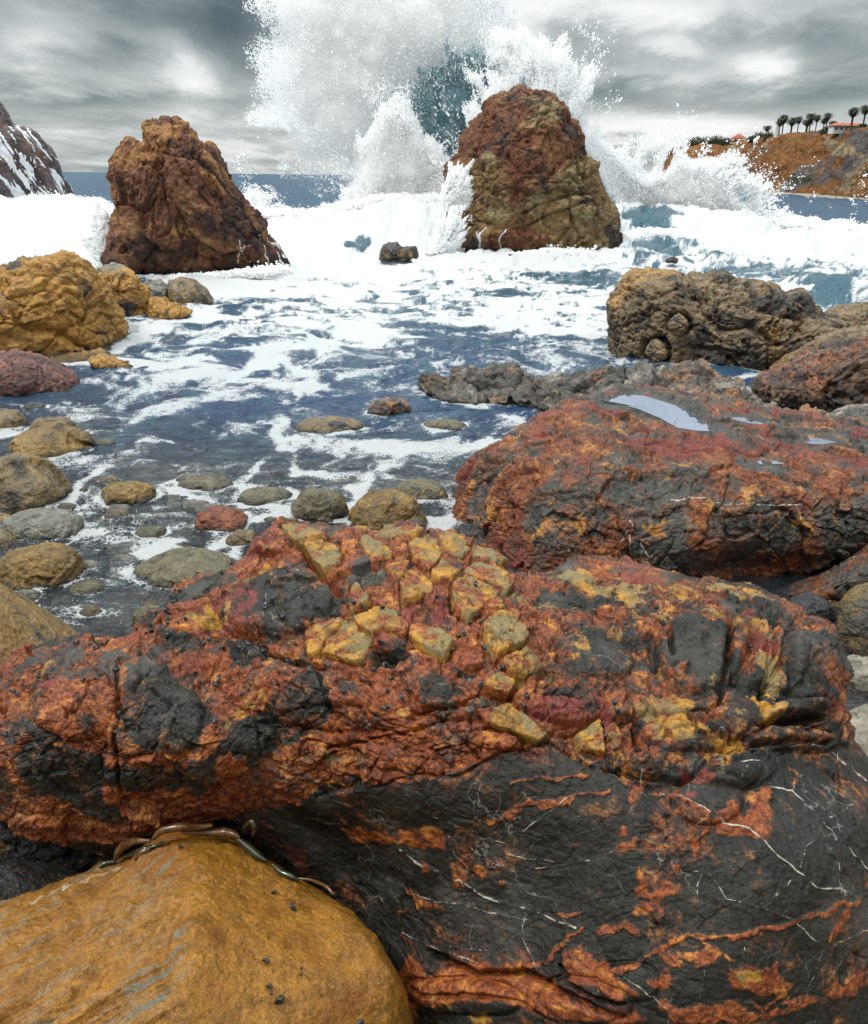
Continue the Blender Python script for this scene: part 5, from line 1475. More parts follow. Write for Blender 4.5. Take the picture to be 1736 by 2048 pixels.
t.n('ShaderNodeOutputMaterial', ins={0: t.n('ShaderNodeBsdfPrincipled', ins={'Base Color': vc, 'Roughness': .6, 'Normal': t.n('ShaderNodeBump', ins={'Distance': -.06, 'Height': vo.outputs[0]})})})
tag(mesh_np('seabed', V, Q, m, origin=(0, 0, -1)), kind='structure')


# ------------------------------------------------------------------ flying spray (uncountable droplets)
def pts_group(mat):
    ng = bpy.data.node_groups.new('droplets_' + mat.name, 'GeometryNodeTree')
    ng.interface.new_socket(name='Geometry', in_out='INPUT', socket_type='NodeSocketGeometry')
    ng.interface.new_socket(name='Geometry', in_out='OUTPUT', socket_type='NodeSocketGeometry')
    gi = ng.nodes.new('NodeGroupInput')
    go = ng.nodes.new('NodeGroupOutput')
    mp = ng.nodes.new('GeometryNodeMeshToPoints')
    na = ng.nodes.new('GeometryNodeInputNamedAttribute')
    na.data_type = 'FLOAT'
    na.inputs[0].default_value = 'rad'
    sm = ng.nodes.new('GeometryNodeSetMaterial')
    sm.inputs['Material'].default_value = mat
    ng.links.new(gi.outputs[0], mp.inputs['Mesh'])
    ng.links.new(na.outputs[0], mp.inputs['Radius'])
    ng.links.new(mp.outputs[0], sm.inputs['Geometry'])
    ng.links.new(sm.outputs[0], go.inputs[0])
    return ng


PG = {k: pts_group(M[k]) for k in ('spray', 'spraydark')}


def spray(label, poly, Y0, depth, n, rad, mat='spray', soft=20, cl=.5, thr=.0, seed=0, fling=.12, origin=None, edge=60, dens=None, flow=(0, 0), name='spray', holes=(), body=1.0):
    """droplets filling a cloud: outline seen from the shore, real depth, clumped in 3-D; a share is flung clear of the edge"""
    r = np.random.default_rng(seed + 100)
    q = np.asarray(poly, float)
    pad = edge
    out = []
    need = n
    while need > 0:
        m_ = int(min(400000, need * 3 + 1000))
        x = r.uniform(q[:, 0].min() - pad, q[:, 0].max() + pad, m_)
        y = r.uniform(q[:, 1].min() - pad, q[:, 1].max() + pad, m_)
        sd = poly_sd(x, y, poly)
        th = np.sqrt(np.clip((sd + soft) / 120, .05, 1))
        Y = Y0 + depth * th * r.normal(0, .5, m_)
        P = at_Y(x, y, Y)
        # clumping, drawn out along the way the water flies
        if origin is not None:
            ang = np.arctan2(y - origin[1], x - origin[0])
            rr = np.hypot(x - origin[0], y - origin[1])
            cpt = np.stack([ang * 9, rr / 70.0, Y * .3], -1)
        else:
            cpt = P * cl
        cn = fbm(cpt, 3, off=seed) * .7 + .5 * fbm(P * .8, 3, off=seed + 5) + .12 * fbm(P * 3.5, 2, off=seed + 8)
        core = sstep(sd + soft * 1.4 * cn, -soft, soft)
        core = core * (1 - (1 - body) * sstep(sd, soft * .2, soft * 1.3))
        hal = np.exp(-np.clip(-sd, 0, 1e3) / (edge * .33)) * sstep(cn, .0, .7) * fling
        pr = np.maximum(core * sstep(cn, thr - .7, thr - .1), hal)
        for cx, cy, rx, ry, k in holes:
            pr = pr * (1 - k * np.exp(-(((x - cx) / rx) ** 2 + ((y - cy) / ry) ** 2)))
        if dens is not None:
            pr = pr * dens(x, y)
        ok = r.random(m_) < pr
        got = P[ok][:need]
        e = (sd[ok] < soft * .5)[:need]
        out.append((got, e))
        need -= len(got)
        if len(got) < 50:
            break
    P = np.concatenate([a for a, _ in out])
    E = np.concatenate([b for _, b in out])
    rd = rad * np.exp(r.normal(0, .42, len(P))) * np.where(E, 1.15, 1.0)
    # drops near the edge are torn into short strings along their flight
    if origin is not None:
        O = at_Y(origin[0], origin[1], Y0)
        ei = np.nonzero(E)[0]
        ei = ei[r.random(len(ei)) < .35]
        dirv = P[ei] - O
        dirv /= np.linalg.norm(dirv, axis=1)[:, None]
        ex = [P[ei] + dirv * rd[ei][:, None] * 1.3 * k for k in (1, 2)]
        er = [rd[ei] * (1 - .12 * k) for k in (1, 2)]
        P = np.concatenate([P] + ex)
        rd = np.concatenate([rd] + er)
    me = bpy.data.meshes.new(name)
    o0 = P.mean(0)
    o0[2] = P[:, 2].min()
    me.vertices.add(len(P))
    me.vertices.foreach_set('co', (P - o0).astype(np.float32).ravel())
    at = me.attributes.new('rad', 'FLOAT', 'POINT')
    at.data.foreach_set('value', rd.astype(np.float32))
    me.materials.append(M[mat])
    o = bpy.data.objects.new(name, me)
    COL.objects.link(o)
    o.location = o0
    md = o.modifiers.new('droplets', 'NODES')
    md.node_group = PG[mat]
    tag(o, label, 'spray', None, 'stuff')
    return o



def mist(label, outline, Y, tf, tb, L, seed, n=60, a=(.12, .12, .08), mat='mist', c=None):
    def f(V, N, gx, gy, fw):
        p = V / L + seed
        F1, e1, _ = vor(p * 2.0)
        F2, e2, _ = vor(p * 4.5 + 3)
        d = a[0] * fbm(p * 1.1, 3) + a[1] * (sstep(e1, 0, .5) - .6) + a[2] * (sstep(e2, 0, .5) - .5) + .05 * fbm(p * 9, 3)
        return d * L, mk(F1 * 0, F1 * 0, F1 * 0, F1 * 0)
    o = boulder('mist', M[mat], outline, Y, tf, tb, f, n=n, c=c)
    tag(o, label, 'mist', None, 'stuff')
    return o


PLUME = [(600, -130), (560, -20), (580, 50), (592, 85), (572, 110), (556, 140), (566, 185), (556, 220), (585, 260), (600, 295), (640, 325), (700, 345), (760, 360), (790, 330), (815, 255), (835, 190), (890, 140), (975, 120), (1010, 80), (1000, 20), (970, -130)]
mist('soft white mist forming the body of the great plume', PLUME, 42.5, 2.6, 2.6, 4.0, 1.0, n=150, c=(750, 110))
mist('thick white mist inside the burst left of the largest stack', [(760, 300), (775, 262), (800, 245), (822, 268), (845, 310), (868, 350), (880, 385), (870, 410), (890, 445), (885, 490), (860, 540), (760, 540), (710, 500), (715, 415), (750, 390), (768, 340)], 38.7, 1.0, 1.2, 2.5, 2.0, n=80, mat='mist2')
mist('white mist of the surf heaped against the left stack', [(-80, 406), (0, 406), (60, 402), (120, 405), (195, 404), (222, 424), (228, 450), (218, 500), (212, 535), (150, 552), (0, 558), (-80, 558)], 38.4, .8, 1.0, 2.0, 5.0, n=90, mat='mist2', c=(80, 480))
mist('thin mist veiling the edge of the burst left of the largest stack', [(700, 400), (735, 300), (758, 235), (800, 205), (835, 240), (868, 290), (900, 335), (912, 380), (900, 420), (925, 450), (918, 495), (870, 540), (700, 545), (600, 500), (560, 440), (640, 425)], 38.6, 1.3, 1.6, 3.0, 6.0, n=90, mat='mist', c=(820, 420))
mist('thick white mist inside the curling surf at right', [(1168, 278), (1190, 276), (1215, 296), (1240, 318), (1270, 348), (1300, 366), (1330, 350), (1360, 328), (1400, 330), (1438, 348), (1462, 388), (1475, 440), (1460, 500), (1400, 510), (1390, 440), (1340, 425), (1280, 425), (1245, 415), (1225, 390), (1200, 340)], 38.3, .8, 1.2, 2.0, 3.0, n=80, mat='mist2', c=(1340, 395))
spray('great white plume of spray thrown up behind the largest stack', [(600, -90), (555, 0), (590, 50), (598, 85), (555, 110), (585, 135), (545, 155), (570, 190), (556, 220), (590, 255), (600, 290), (640, 320), (700, 345), (770, 360), (830, 330), (850, 250), (870, 190), (930, 150), (985, 140), (1010, 80), (1000, 20), (970, -90)],
      42, 3.5, 170000, .0105, soft=46, thr=-.1, body=.25, seed=1, fling=.16, origin=(880, 420), edge=60, holes=[(905, 240, 75, 95, 1.0), (700, 250, 80, 50, .5), (640, 320, 60, 40, .75), (740, 330, 50, 40, .5), (780, 200, 60, 30, .25), (830, 130, 60, 40, .2)])
mist('smooth grey blue wall of thin water beside the plume', [(820, 205), (865, 155), (930, 125), (990, 128), (1008, 190), (985, 250), (940, 310), (910, 350), (870, 345), (840, 285)], 40.4, .7, .7, 2.0, 9.0, n=80, mat='mistblue', c=(910, 235))
spray('grey blue curtain of thin water beside the plume', [(825, 200), (870, 150), (930, 120), (990, 125), (1012, 190), (980, 250), (930, 310), (905, 350), (870, 345), (840, 280)], 40.6, .8, 60000, .013, mat='spraydark', soft=34, seed=2, fling=.1, origin=(880, 420), edge=40)
spray('droplets flying above the top of the largest stack', [(1010, 90), (1060, 70), (1120, 90), (1160, 150), (1150, 230), (1110, 200), (1040, 165), (980, 200), (960, 240), (950, 220)], 38, 2.5, 60000, .014, soft=30, thr=.35, seed=3, fling=.35, origin=(1050, 420), edge=80)
spray('dense white burst left of the largest stack', [(745, 290), (765, 230), (800, 215), (830, 250), (860, 300), (890, 345), (900, 380), (880, 410), (920, 440), (915, 480), (870, 505), (760, 500), (640, 490), (560, 500), (500, 470), (500, 410), (560, 430), (640, 424), (700, 405), (740, 380), (755, 340)],
      38.6, 1.6, 200000, .011, body=.12, soft=22, thr=-.2, seed=4, fling=.3, origin=(840, 560), edge=75)
spray('ragged foam crest between the two stacks', [(455, 430), (520, 422), (600, 426), (680, 412), (740, 392), (800, 395), (900, 400), (900, 440), (760, 470), (460, 480)], 37.4, 1.0, 130000, .012, body=.4, soft=10, thr=-.2, seed=5, fling=.2, edge=22)
spray('white surf heaped against the left stack', [(-80, 400), (0, 400), (60, 396), (120, 400), (200, 398), (228, 420), (232, 450), (222, 500), (215, 540), (150, 555), (0, 560), (-80, 560)], 38.0, 1.6, 130000, .010, body=.3, soft=9, thr=-.2, seed=6, fling=.2, edge=24, holes=[(20, 475, 30, 8, .8)])
spray('water bursting at the left foot of the left stack', [(170, 470), (190, 420), (215, 440), (225, 480), (235, 520), (262, 545), (200, 555)], 24.5, .5, 16000, .02, soft=8, seed=7, fling=.25, edge=20, origin=(230, 560))
spray('curling white surf right of the largest stack', [(1168, 275), (1190, 272), (1215, 292), (1240, 315), (1270, 345), (1300, 362), (1330, 345), (1360, 322), (1400, 325), (1440, 345), (1465, 385), (1480, 415), (1540, 442), (1640, 448), (1800, 452), (1800, 520), (1640, 518), (1500, 518), (1420, 505), (1390, 470), (1390, 440), (1340, 425), (1280, 425), (1245, 415), (1225, 390), (1200, 340)],
      38.2, 1.6, 230000, .011, body=.15, soft=15, thr=-.2, seed=8, fling=.34, origin=(1250, 520), edge=70)
spray('drops flung right of the curling surf across the cliff', [(1440, 335), (1480, 350), (1510, 395), (1500, 420), (1460, 400)], 38, 1.0, 14000, .015, soft=18, thr=.35, seed=9, fling=.5, edge=60, origin=(1300, 470))
spray('low foam at the foot of the teal wave', [(1235, 470), (1300, 462), (1380, 470), (1420, 500), (1400, 515), (1300, 500), (1240, 490)], 32, .8, 26000, .026, soft=9, seed=10, fling=.2, edge=20, thr=.1)
spray('fan of white water hitting the left flank of the largest stack', [(880, 395), (905, 345), (930, 350), (950, 385), (930, 412), (895, 410)], 30.2, .4, 14000, .018, soft=10, seed=11, fling=.3, edge=20, origin=(880, 415))
spray('round burst of foam at the foot of the largest stack', [(865, 505), (880, 450), (905, 432), (925, 455), (920, 480), (900, 505)], 29.6, .5, 26000, .02, soft=9, seed=12, fling=.3, edge=20, origin=(880, 510))
spray('foam fringe along the base of the largest stack', [(900, 515), (960, 512), (1090, 500), (1160, 505), (1250, 520), (1250, 528), (1100, 520), (900, 524)], 29.0, .4, 14000, .02, soft=4, seed=13, fling=.25, edge=12)
spray('foam fringe along the base of the left stack', [(250, 555), (340, 550), (440, 545), (570, 535), (585, 545), (450, 560), (300, 565)], 22.6, .4, 12000, .016, soft=4, seed=14, fling=.25, edge=12)
spray('low white crest of the wave beyond the brown rock', [(1560, 585), (1620, 575), (1680, 580), (1800, 590), (1800, 600), (1640, 596), (1560, 600)], 20, .5, 12000, .016, soft=8, seed=15, fling=.2, edge=14)
# ------------------------------------------------------------------ the far headland
M['cliff'] = rock_mat('eroded_cliff', ((0.10, 0.046, 0.02), (0.32, 0.135, 0.045), (0.22, 0.11, 0.045)), ((0.07, 0.062, 0.06), (0.15, 0.13, 0.12)), ((0.14, 0.105, 0.06), (0.33, 0.25, 0.15)), ((0.035, 0.04, 0.015), (0.08, 0.09, 0.03)), s=14.0, bump=.12, rough=(.8, .95), white=(.48, .44, .36), spec=.1, grain=.8)


def feat_cliff(V, N, gx, gy, fw):
    L = 9.0
    p = V / L
    w = fbm(p * 1.2, 3)
    hgt = sstep(V[:, 2], 0, 3)
    gul = ridged(np.stack([p[:, 0] * 1.6 + .5 * p[:, 2] + .3 * w, p[:, 1] * .5, p[:, 2] * .35], -1), 4)
    d = -.6 * (gul - .8) * hgt + .35 * fbm(p * 4, 4) * hgt
    n1 = fbm(p * 1.1, 4, off=3)
    r = .1 + .5 * n1
    for q, k in [([(1560, 375), (1600, 330), (1680, 290), (1740, 262), (1850, 262), (1850, 330), (1740, 330), (1640, 372)], .55), ([(1620, 262), (1736, 258), (1850, 250), (1850, 290), (1700, 285)], .4), ([(1345, 300), (1390, 300), (1380, 345), (1340, 340)], .3)]:
        r = r + k * sstep(poly_sd(gx + 12 * n1, gy + 6 * w, q), -8, 8)
    g = .12 + .35 * fbm(p * np.array([3, 1, 1.2]), 4, off=8) + .35 * sstep(poly_sd(gx + 8 * w, gy, [(1370, 290), (1540, 285), (1560, 300), (1500, 312), (1380, 305)]), -5, 5) + .5 * sstep(poly_sd(gx + 12 * w, gy, [(1645, 270), (1700, 290), (1720, 310), (1680, 320), (1650, 300)]), -5, 5) + .4 * sstep(poly_sd(gx + 12 * w, gy, [(1650, 385), (1736, 300), (1800, 300), (1736, 390)]), -8, 8)
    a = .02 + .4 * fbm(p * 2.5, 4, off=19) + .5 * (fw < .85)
    for cx, cy, rx, ry in [(1515, 318, 16, 5), (1700, 370, 14, 6), (1600, 360, 30, 8), (1740, 345, 12, 8), (1418, 302, 8, 4)]:
        a = a + .7 * np.exp(-(((gx - cx - 10 * (cy - gy) / 10) / rx) ** 2 + ((gy - cy) / ry) ** 2))
    bl = interp(BOTCL, gx)
    b = .95 * sstep(gy - bl, -9, -3) + .1 * w
    return d, mk(r, g, b, a)


TOPCL = [(1305, 372), (1318, 350), (1330, 322), (1340, 302), (1352, 292), (1372, 288), (1400, 287), (1480, 284), (1530, 278), (1560, 273), (1600, 269), (1650, 263), (1700, 258), (1736, 257), (1800, 254), (2300, 245)]
BOTCL = [(1305, 384), (1340, 384), (1480, 385), (1560, 390), (1650, 396), (1736, 403), (1800, 408), (2300, 440)]
ctl = []
for x, y in BOTCL[1:]:
    yb = float(ground_hit(x, y, -.1)[1])
    ctl.append((x, y, yb))
for x, y in TOPCL[3:]:
    yb = float(ground_hit(x, float(interp(BOTCL, x)), -.1)[1])
    ctl.append((x, y, yb + 22))
    ctl.append((x, (y + float(interp(BOTCL, x))) / 2, yb + 9))
cliff, hit_cliff = loft('cliff', M['cliff'], TOPCL, BOTCL, ctl, 1305, 2250, 420, 110, feat_cliff, nb=30, back=90, zb=-3, rt=2.0, band=6, endL=50, nbot=4, backb=5)
cliff['kind'] = 'structure'


def top_at(px, dback=2.0):
    """a spot on the cliff top at image column px, a little behind its edge"""
    y = float(interp(TOPCL, px))
    yb = float(ground_hit(px, float(interp(BOTCL, px)), -.1)[1]) + 24
    P = at_Y(px, y, yb)
    return P + np.array([0, dback, -.05 * dback])


GRN = plain_mat('dark_foliage', (0.035, 0.055, 0.02), .7, col2=(0.07, 0.09, 0.035), scale=2)
PALMG = plain_mat('palm_frond', (0.03, 0.05, 0.025), .6, col2=(0.06, 0.085, 0.04), scale=2)
TRK = plain_mat('palm_trunk', (0.10, 0.075, 0.05), .8, scale=6)
WHT = plain_mat('white_painted_wall', (0.75, 0.74, 0.70), .6, var=.12, scale=2)
RED_ = plain_mat('red_roof_tile', (0.42, 0.11, 0.05), .7, scale=3)
BLK = plain_mat('black_iron', (0.02, 0.02, 0.022), .4)
GLS = plain_mat('dark_window_glass', (0.03, 0.04, 0.05), .1)


def ring(c, r, n, z, ph=0):
    t = np.linspace(0, 2 * math.pi, n, endpoint=False) + ph
    return np.stack([c[0] + r * np.cos(t), c[1] + r * np.sin(t), np.full(n, z)], -1)


def lathe(prof, n=12, c=(0, 0), ph=0):
    V = np.concatenate([ring(c, max(r, 1e-4), n, z, ph) for r, z in prof])
    Q = []
    for k in range(len(prof) - 1):
        for i in range(n):
            j = (i + 1) % n
            Q.append((k * n + i, k * n + j, (k + 1) * n + j, (k + 1) * n + i))
    return V, np.array(Q)


def boxes(bs):
    V, Q = [], []
    for (x0, y0, z0, x1, y1, z1) in bs:
        b = len(V)
        V += [(x0, y0, z0), (x1, y0, z0), (x1, y1, z0), (x0, y1, z0), (x0, y0, z1), (x1, y0, z1), (x1, y1, z1), (x0, y1, z1)]
        Q += [(b, b + 3, b + 2, b + 1), (b + 4, b + 5, b + 6, b + 7), (b, b + 1, b + 5, b + 4), (b + 1, b + 2, b + 6, b + 5), (b + 2, b + 3, b + 7, b + 6), (b + 3, b, b + 4, b + 7)]
    return np.array(V, float), np.array(Q)


def child(name, VQ, mat, par, smooth=False):
    V, Q = VQ
    me_o = mesh_np(name, V, Q, mat, smooth=smooth, origin=(0, 0, 0))
    me_o.parent = par
    me_o.location = (0, 0, 0)
    return me_o


def frond_mesh(seed, Rr=1.75, th=5.0):
    r = np.random.default_rng(seed)
    V, Q = [], []
    for k in range(95):
        az = r.uniform(0, 2 * math.pi)
        e0 = r.uniform(-.9, 1.35)
        L = Rr * r.uniform(.8, 1.15)
        p = np.array([0, 0, th])
        dirh = np.array([math.cos(az), math.sin(az), 0])
        side = np.array([-math.sin(az), math.cos(az), 0])
        el = e0
        pts = [p]
        for s in range(6):
            p = p + L / 6 * (dirh * math.cos(el) + np.array([0, 0, math.sin(el)]))
            el -= .38 + .05 * s
            pts.append(p)
        for s in range(6):
            for sg in (-1, 1):
                for u in (0.15, .6):
                    a = pts[s] * (1 - u) + pts[s + 1] * u
                    wdt = L * .17 * (1 - ((s + u) / 6 - .4) ** 2 * 2.2) * r.uniform(.7, 1.1)
                    bq = len(V)
                    tip = a + side * sg * wdt + (pts[s + 1] - pts[s]) * .9 - np.array([0, 0, wdt * .45])
                    V += [a, a + (pts[s + 1] - pts[s]) * .34, tip]
                    Q.append((bq, bq + 1, bq + 2))
    return np.array(V), np.array(Q)


palm0 = empty('palm_tree', (0, 0, 0))
tr_v = lathe([(.22, 0), (.17, .4), (.15, 2.5), (.16, 4.4), (.22, 4.8), (.20, 5.05), (.05, 5.2)], 8)
tk = child('trunk', tr_v, TRK, palm0, True)
cr_ = child('crown', frond_mesh(1), PALMG, palm0)
crown2 = bpy.data.meshes.new('crown')
V2, Q2 = frond_mesh(2)
tmp = child('crown', (V2, Q2), PALMG, None)
crown2 = tmp.data
bpy.data.objects.remove(tmp)
PALMS = [(1548, 250, 262, 'short lone palm tree at the left end of the row, beside the lighthouse'), (1567, 238, 270, 0), (1575, 229, 270, 0), (1584, 228, 269, 0), (1593, 238, 268, 0), (1601, 233, 267, 0), (1611, 231, 265, 'palm tree with a clear bare trunk standing apart in the row'), (1622, 238, 264, 0), (1631, 240, 264, 0), (1640, 225, 263, 0),
         (1650, 228, 262, 0), (1661, 235, 261, 0), (1674, 224, 260, 'tall palm tree at the right end of the row'), (1686, 241, 259, 'low palm tree just left of the red roofed house'), (1714, 216, 256, 0), (1722, 213, 256, 0), (1734, 208, 256, 0)]
rp = np.random.default_rng(5)
for k, (px, yt, yb_, lab) in enumerate(PALMS):
    b = top_at(px, 1.5 + rp.uniform(0, 4))
    tp = at_Y(px, yt, b[1])
    hh = (tp[2] - b[2] + .3) / 5.9
    if k == 0:
        o, kids = palm0, []
    else:
        o = palm0.copy()
        COL.objects.link(o)
        for c_ in (tk, cr_):
            d_ = c_.copy()
            COL.objects.link(d_)
            d_.parent = o
            if c_ is cr_ and k % 2:
                d_.data = crown2
    o.location = b - np.array([0, 0, .3])
    sc = max(hh, .25)
    wx_ = max(sc, .75) * rp.uniform(.8, 1.15)
    o.scale = (wx_, wx_, sc)
    o.rotation_euler = (0, 0, rp.uniform(0, 6.28))
    o['label'] = lab if lab else ('dark palm tree in the close clump right of the lighthouse' if px < 1605 else ('dark palm tree in the middle of the cliff top row' if px < 1700 else 'tall palm tree behind the red roofed house at the right edge'))
    o['category'] = 'palm tree'
    o['group'] = 'palm trees along the cliff top'


def shrub(px, yt, wpx, label, seed):
    b = top_at(px, 1.0)
    t_ = at_Y(px, yt, b[1])
    hh = max(t_[2] - b[2], .5) + .3
    wd = wpx / FPX * b[1] * 1.07
    r = np.random.default_rng(seed)
    n = 900
    u = r.normal(size=(n, 3))
    u /= np.linalg.norm(u, axis=1)[:, None]
    u[:, 2] = np.abs(u[:, 2])
    lump = 1 + .30 * fbm(u * 2.2 + seed, 2)
    c = u * np.array([wd / 2, wd / 3, hh]) * (r.random((n, 1)) ** .35) * lump[:, None]
    a = r.normal(size=(n, 3)) * .16
    bb = r.normal(size=(n, 3)) * .16
    V = np.stack([c, c + a, c + bb], 1).reshape(-1, 3)
    e = empty('shrub', b - np.array([0, 0, .3]))
    child('foliage', (V, np.arange(3 * n).reshape(-1, 3)), GRN, e)
    child('stem', lathe([(.12, 0), (.08, hh * .5), (.02, hh * .8)], 6), TRK, e, True)
    tag(e, label, 'shrub', 'shrubs on the cliff top')


for k, (px, yt, wp, lb) in enumerate([(1378, 279, 22, 'smallest low shrub at the left tip of the cliff top'), (1398, 274, 30, 'low wind-cut shrub second from the cliff tip'), (1418, 273, 28, 'rounded shrub in the middle of the left hedge of shrubs'), (1434, 270, 22, 'tallest shrub in the left hedge of shrubs'), (1450, 275, 30, 'low shrub just left of the red roofed pavilion'),
                                      (1508, 272, 22, 'low shrub just right of the red roofed pavilion'), (1523, 262, 26, 'large dark shrub between pavilion and lighthouse'), (1541, 264, 24, 'dense shrub below the short lone palm'), (1660, 254, 26, 'low bush among the trunks at the right of the palm row'), (1730, 248, 20, 'bush beside the red roofed house at the right edge')]):
    shrub(px, yt, wp, lb, 60 + k)

# lighthouse
b = top_at(1563, 3)
hh = at_Y(1563, 231, b[1])[2] - b[2]
lh = empty('lighthouse', b - np.array([0, 0, .3]))
k_ = hh / 4.4
child('tower', lathe([(.52 * k_, 0), (.50 * k_, .3), (.36 * k_, 3.0 * k_), (.34 * k_, 3.25 * k_)], 16), WHT, lh, True)
child('gallery', lathe([(.34 * k_, 3.26 * k_), (.56 * k_, 3.28 * k_), (.56 * k_, 3.36 * k_), (.30 * k_, 3.37 * k_)], 16), BLK, lh)
rl = [lathe([(.012, 3.36 * k_), (.012, 3.6 * k_)], 4, (.53 * k_ * math.cos(t_), .53 * k_ * math.sin(t_))) for t_ in np.linspace(0, 6.283, 14, endpoint=False)]
off = 0
VV, QQ = [], []
for v_, q_ in rl + [lathe([(.54 * k_, 3.58 * k_), (.54 * k_, 3.61 * k_), (.52 * k_, 3.61 * k_), (.52 * k_, 3.58 * k_)], 16)]:
    VV.append(v_)
    QQ.append(q_ + off)
    off += len(v_)
child('railing', (np.concatenate(VV), np.concatenate(QQ)), BLK, lh)
child('lantern', lathe([(.24 * k_, 3.37 * k_), (.24 * k_, 3.85 * k_)], 10), GLS, lh)
child('dome', lathe([(.30 * k_, 3.85 * k_), (.27 * k_, 3.98 * k_), (.16 * k_, 4.14 * k_), (.05 * k_, 4.2 * k_), (.03 * k_, 4.5 * k_), (.001, 4.55 * k_)], 12), BLK, lh, True)
tag(lh, 'slim white lighthouse with a black lantern dome rising among the palms', 'lighthouse')

# pavilion with red pyramid roof
b = top_at(1483, 2.5)
u_ = b[1] * 1.07 / FPX
gz = empty('pavilion', b - np.array([0, 0, .1]))
w_ = 10 * u_
e_ = at_Y(1483, 277, b[1])[2] - b[2] + .1
ap = at_Y(1483, 267, b[1])[2] - b[2] + .1
child('wall', boxes([(-w_, -.6, 0, w_, .6, e_ * .55)]), WHT, gz)
for sx in (-w_, -w_ * .33, w_ * .33, w_):
    child('post', boxes([(sx - .05, -.68, 0, sx + .05, -.605, e_)]), WHT, gz)
rv = np.array([(-w_ * 1.35, -1.1, e_), (w_ * 1.35, -1.1, e_), (w_ * 1.35, 1.1, e_), (-w_ * 1.35, 1.1, e_), (0, 0, ap), (-w_ * 1.35, -1.1, e_ - .08), (w_ * 1.35, -1.1, e_ - .08), (w_ * 1.35, 1.1, e_ - .08), (-w_ * 1.35, 1.1, e_ - .08)], float)
rq = np.array([(0, 1, 4), (1, 2, 4), (2, 3, 4), (3, 0, 4), (0, 5, 6), (0, 6, 1), (1, 6, 7), (1, 7, 2), (2, 7, 8), (2, 8, 3), (3, 8, 5), (3, 5, 0), (5, 8, 7), (5, 7, 6)])
child('roof', (rv, rq), RED_, gz)
tag(gz, 'small white pavilion with a red pyramid roof on the cliff top', 'pavilion')

# long white house with red roof
b = top_at(1708, 5)
u_ = b[1] * 1.07 / FPX
hs = empty('house', b - np.array([0, 0, .3]))
x0_, x1_ = -17 * u_, 30 * u_
ez = at_Y(1708, 252, b[1])[2] - b[2] + .3
rz = at_Y(1708, 246, b[1])[2] - b[2] + .3
child('wall', boxes([(x0_, -1, 0, x1_, 1, ez)]), WHT, hs)
child('roof', (np.array([(x0_ - .2, -1.3, ez), (x1_ + .2, -1.3, ez), (x1_ + .2, 1.3, ez), (x0_ - .2, 1.3, ez), (x0_ + .5, 0, rz), (x1_, 0, rz), (x0_ - .2, -1.3, ez - .07), (x1_ + .2, -1.3, ez - .07)]), [np.array([(0, 1, 5, 4), (2, 3, 4, 5), (0, 6, 7, 1), (0, 3, 2, 1)]), np.array([(1, 2, 5), (3, 0, 4)])]), RED_, hs)
for k in range(5):
    xx = x0_ + (k + .6) * (x1_ - x0_) / 5.5
    child('window', boxes([(xx - .14, -1.03, ez * .45, xx + .14, -1.003, ez * .8)]), GLS, hs)
tag(hs, 'low white house with a red tiled roof behind the cliff edge at right', 'house')

# ------------------------------------------------------------------ black snails on the boulders
SNM, t = new_mat('snail_shell')
tc = t.n('ShaderNodeTexCoord').outputs['Object']
nz = t.noise(tc, 300, 4, .6)
t.n('ShaderNodeOutputMaterial', ins={0: t.n('ShaderNodeBsdfPrincipled', ins={'Base Color': t.mix(t.ramp(nz, .4, .7), (.018, .018, .018), (.07, .075, .07)), 'Roughness': .3})})
tt_ = np.linspace(0, 2 * math.pi * 2.9, 60)
gr = np.exp(.18 * tt_)
gr /= gr[-1]
cen = np.stack([gr * np.cos(tt_) * .48, gr * np.sin(tt_) * .48, (1 - gr) * 1.15], -1)
VV, QQ = [], []
for i in range(60):
    rd_ = .50 * gr[i] + .015
    rad_ = np.array([math.cos(tt_[i]), math.sin(tt_[i]), 0])
    for j in range(10):
        q_ = 2 * math.pi * j / 10
        VV.append(cen[i] + rd_ * (rad_ * math.cos(q_) + np.array([0, 0, 1]) * math.sin(q_) * 1.05))
for i in range(59):
    for j in range(10):
        k = (j + 1) % 10
        QQ.append((i * 10 + j, i * 10 + k, (i + 1) * 10 + k, (i + 1) * 10 + j))
VV = np.array(VV)
VV[:, 2] += .35
SN = mesh_np('snail', VV, [np.array(QQ), np.array([[590 + j for j in range(9, -1, -1)]])], SNM, origin=(0, 0, 0))
first = [True]


def snail(px, py, hit, label, size=1.0, grp='snails on the foreground boulder'):
    if first[0]:
        o = SN
        first[0] = False
    else:
        o = SN.copy()
        COL.objects.link(o)
    P, N = hit(px, py)
    o.location = P + N * .001
    q_ = Vector(N).to_track_quat('Z', 'Y').to_euler()
    o.rotation_euler = q_
    o.rotation_euler.rotate_axis('Z', rp.uniform(0, 6.28))
    o.rotation_euler.rotate_axis('X', rp.uniform(-.7, .7))
    s = .0115 * size * rp.uniform(.75, 1.2)
    o.scale = (s, s, s)
    o['label'] = label
    o['category'] = 'snail'
    o['group'] = grp


def A1(*p):
    return [(u * .5184, 1000 + v * .5184) for u, v in p]


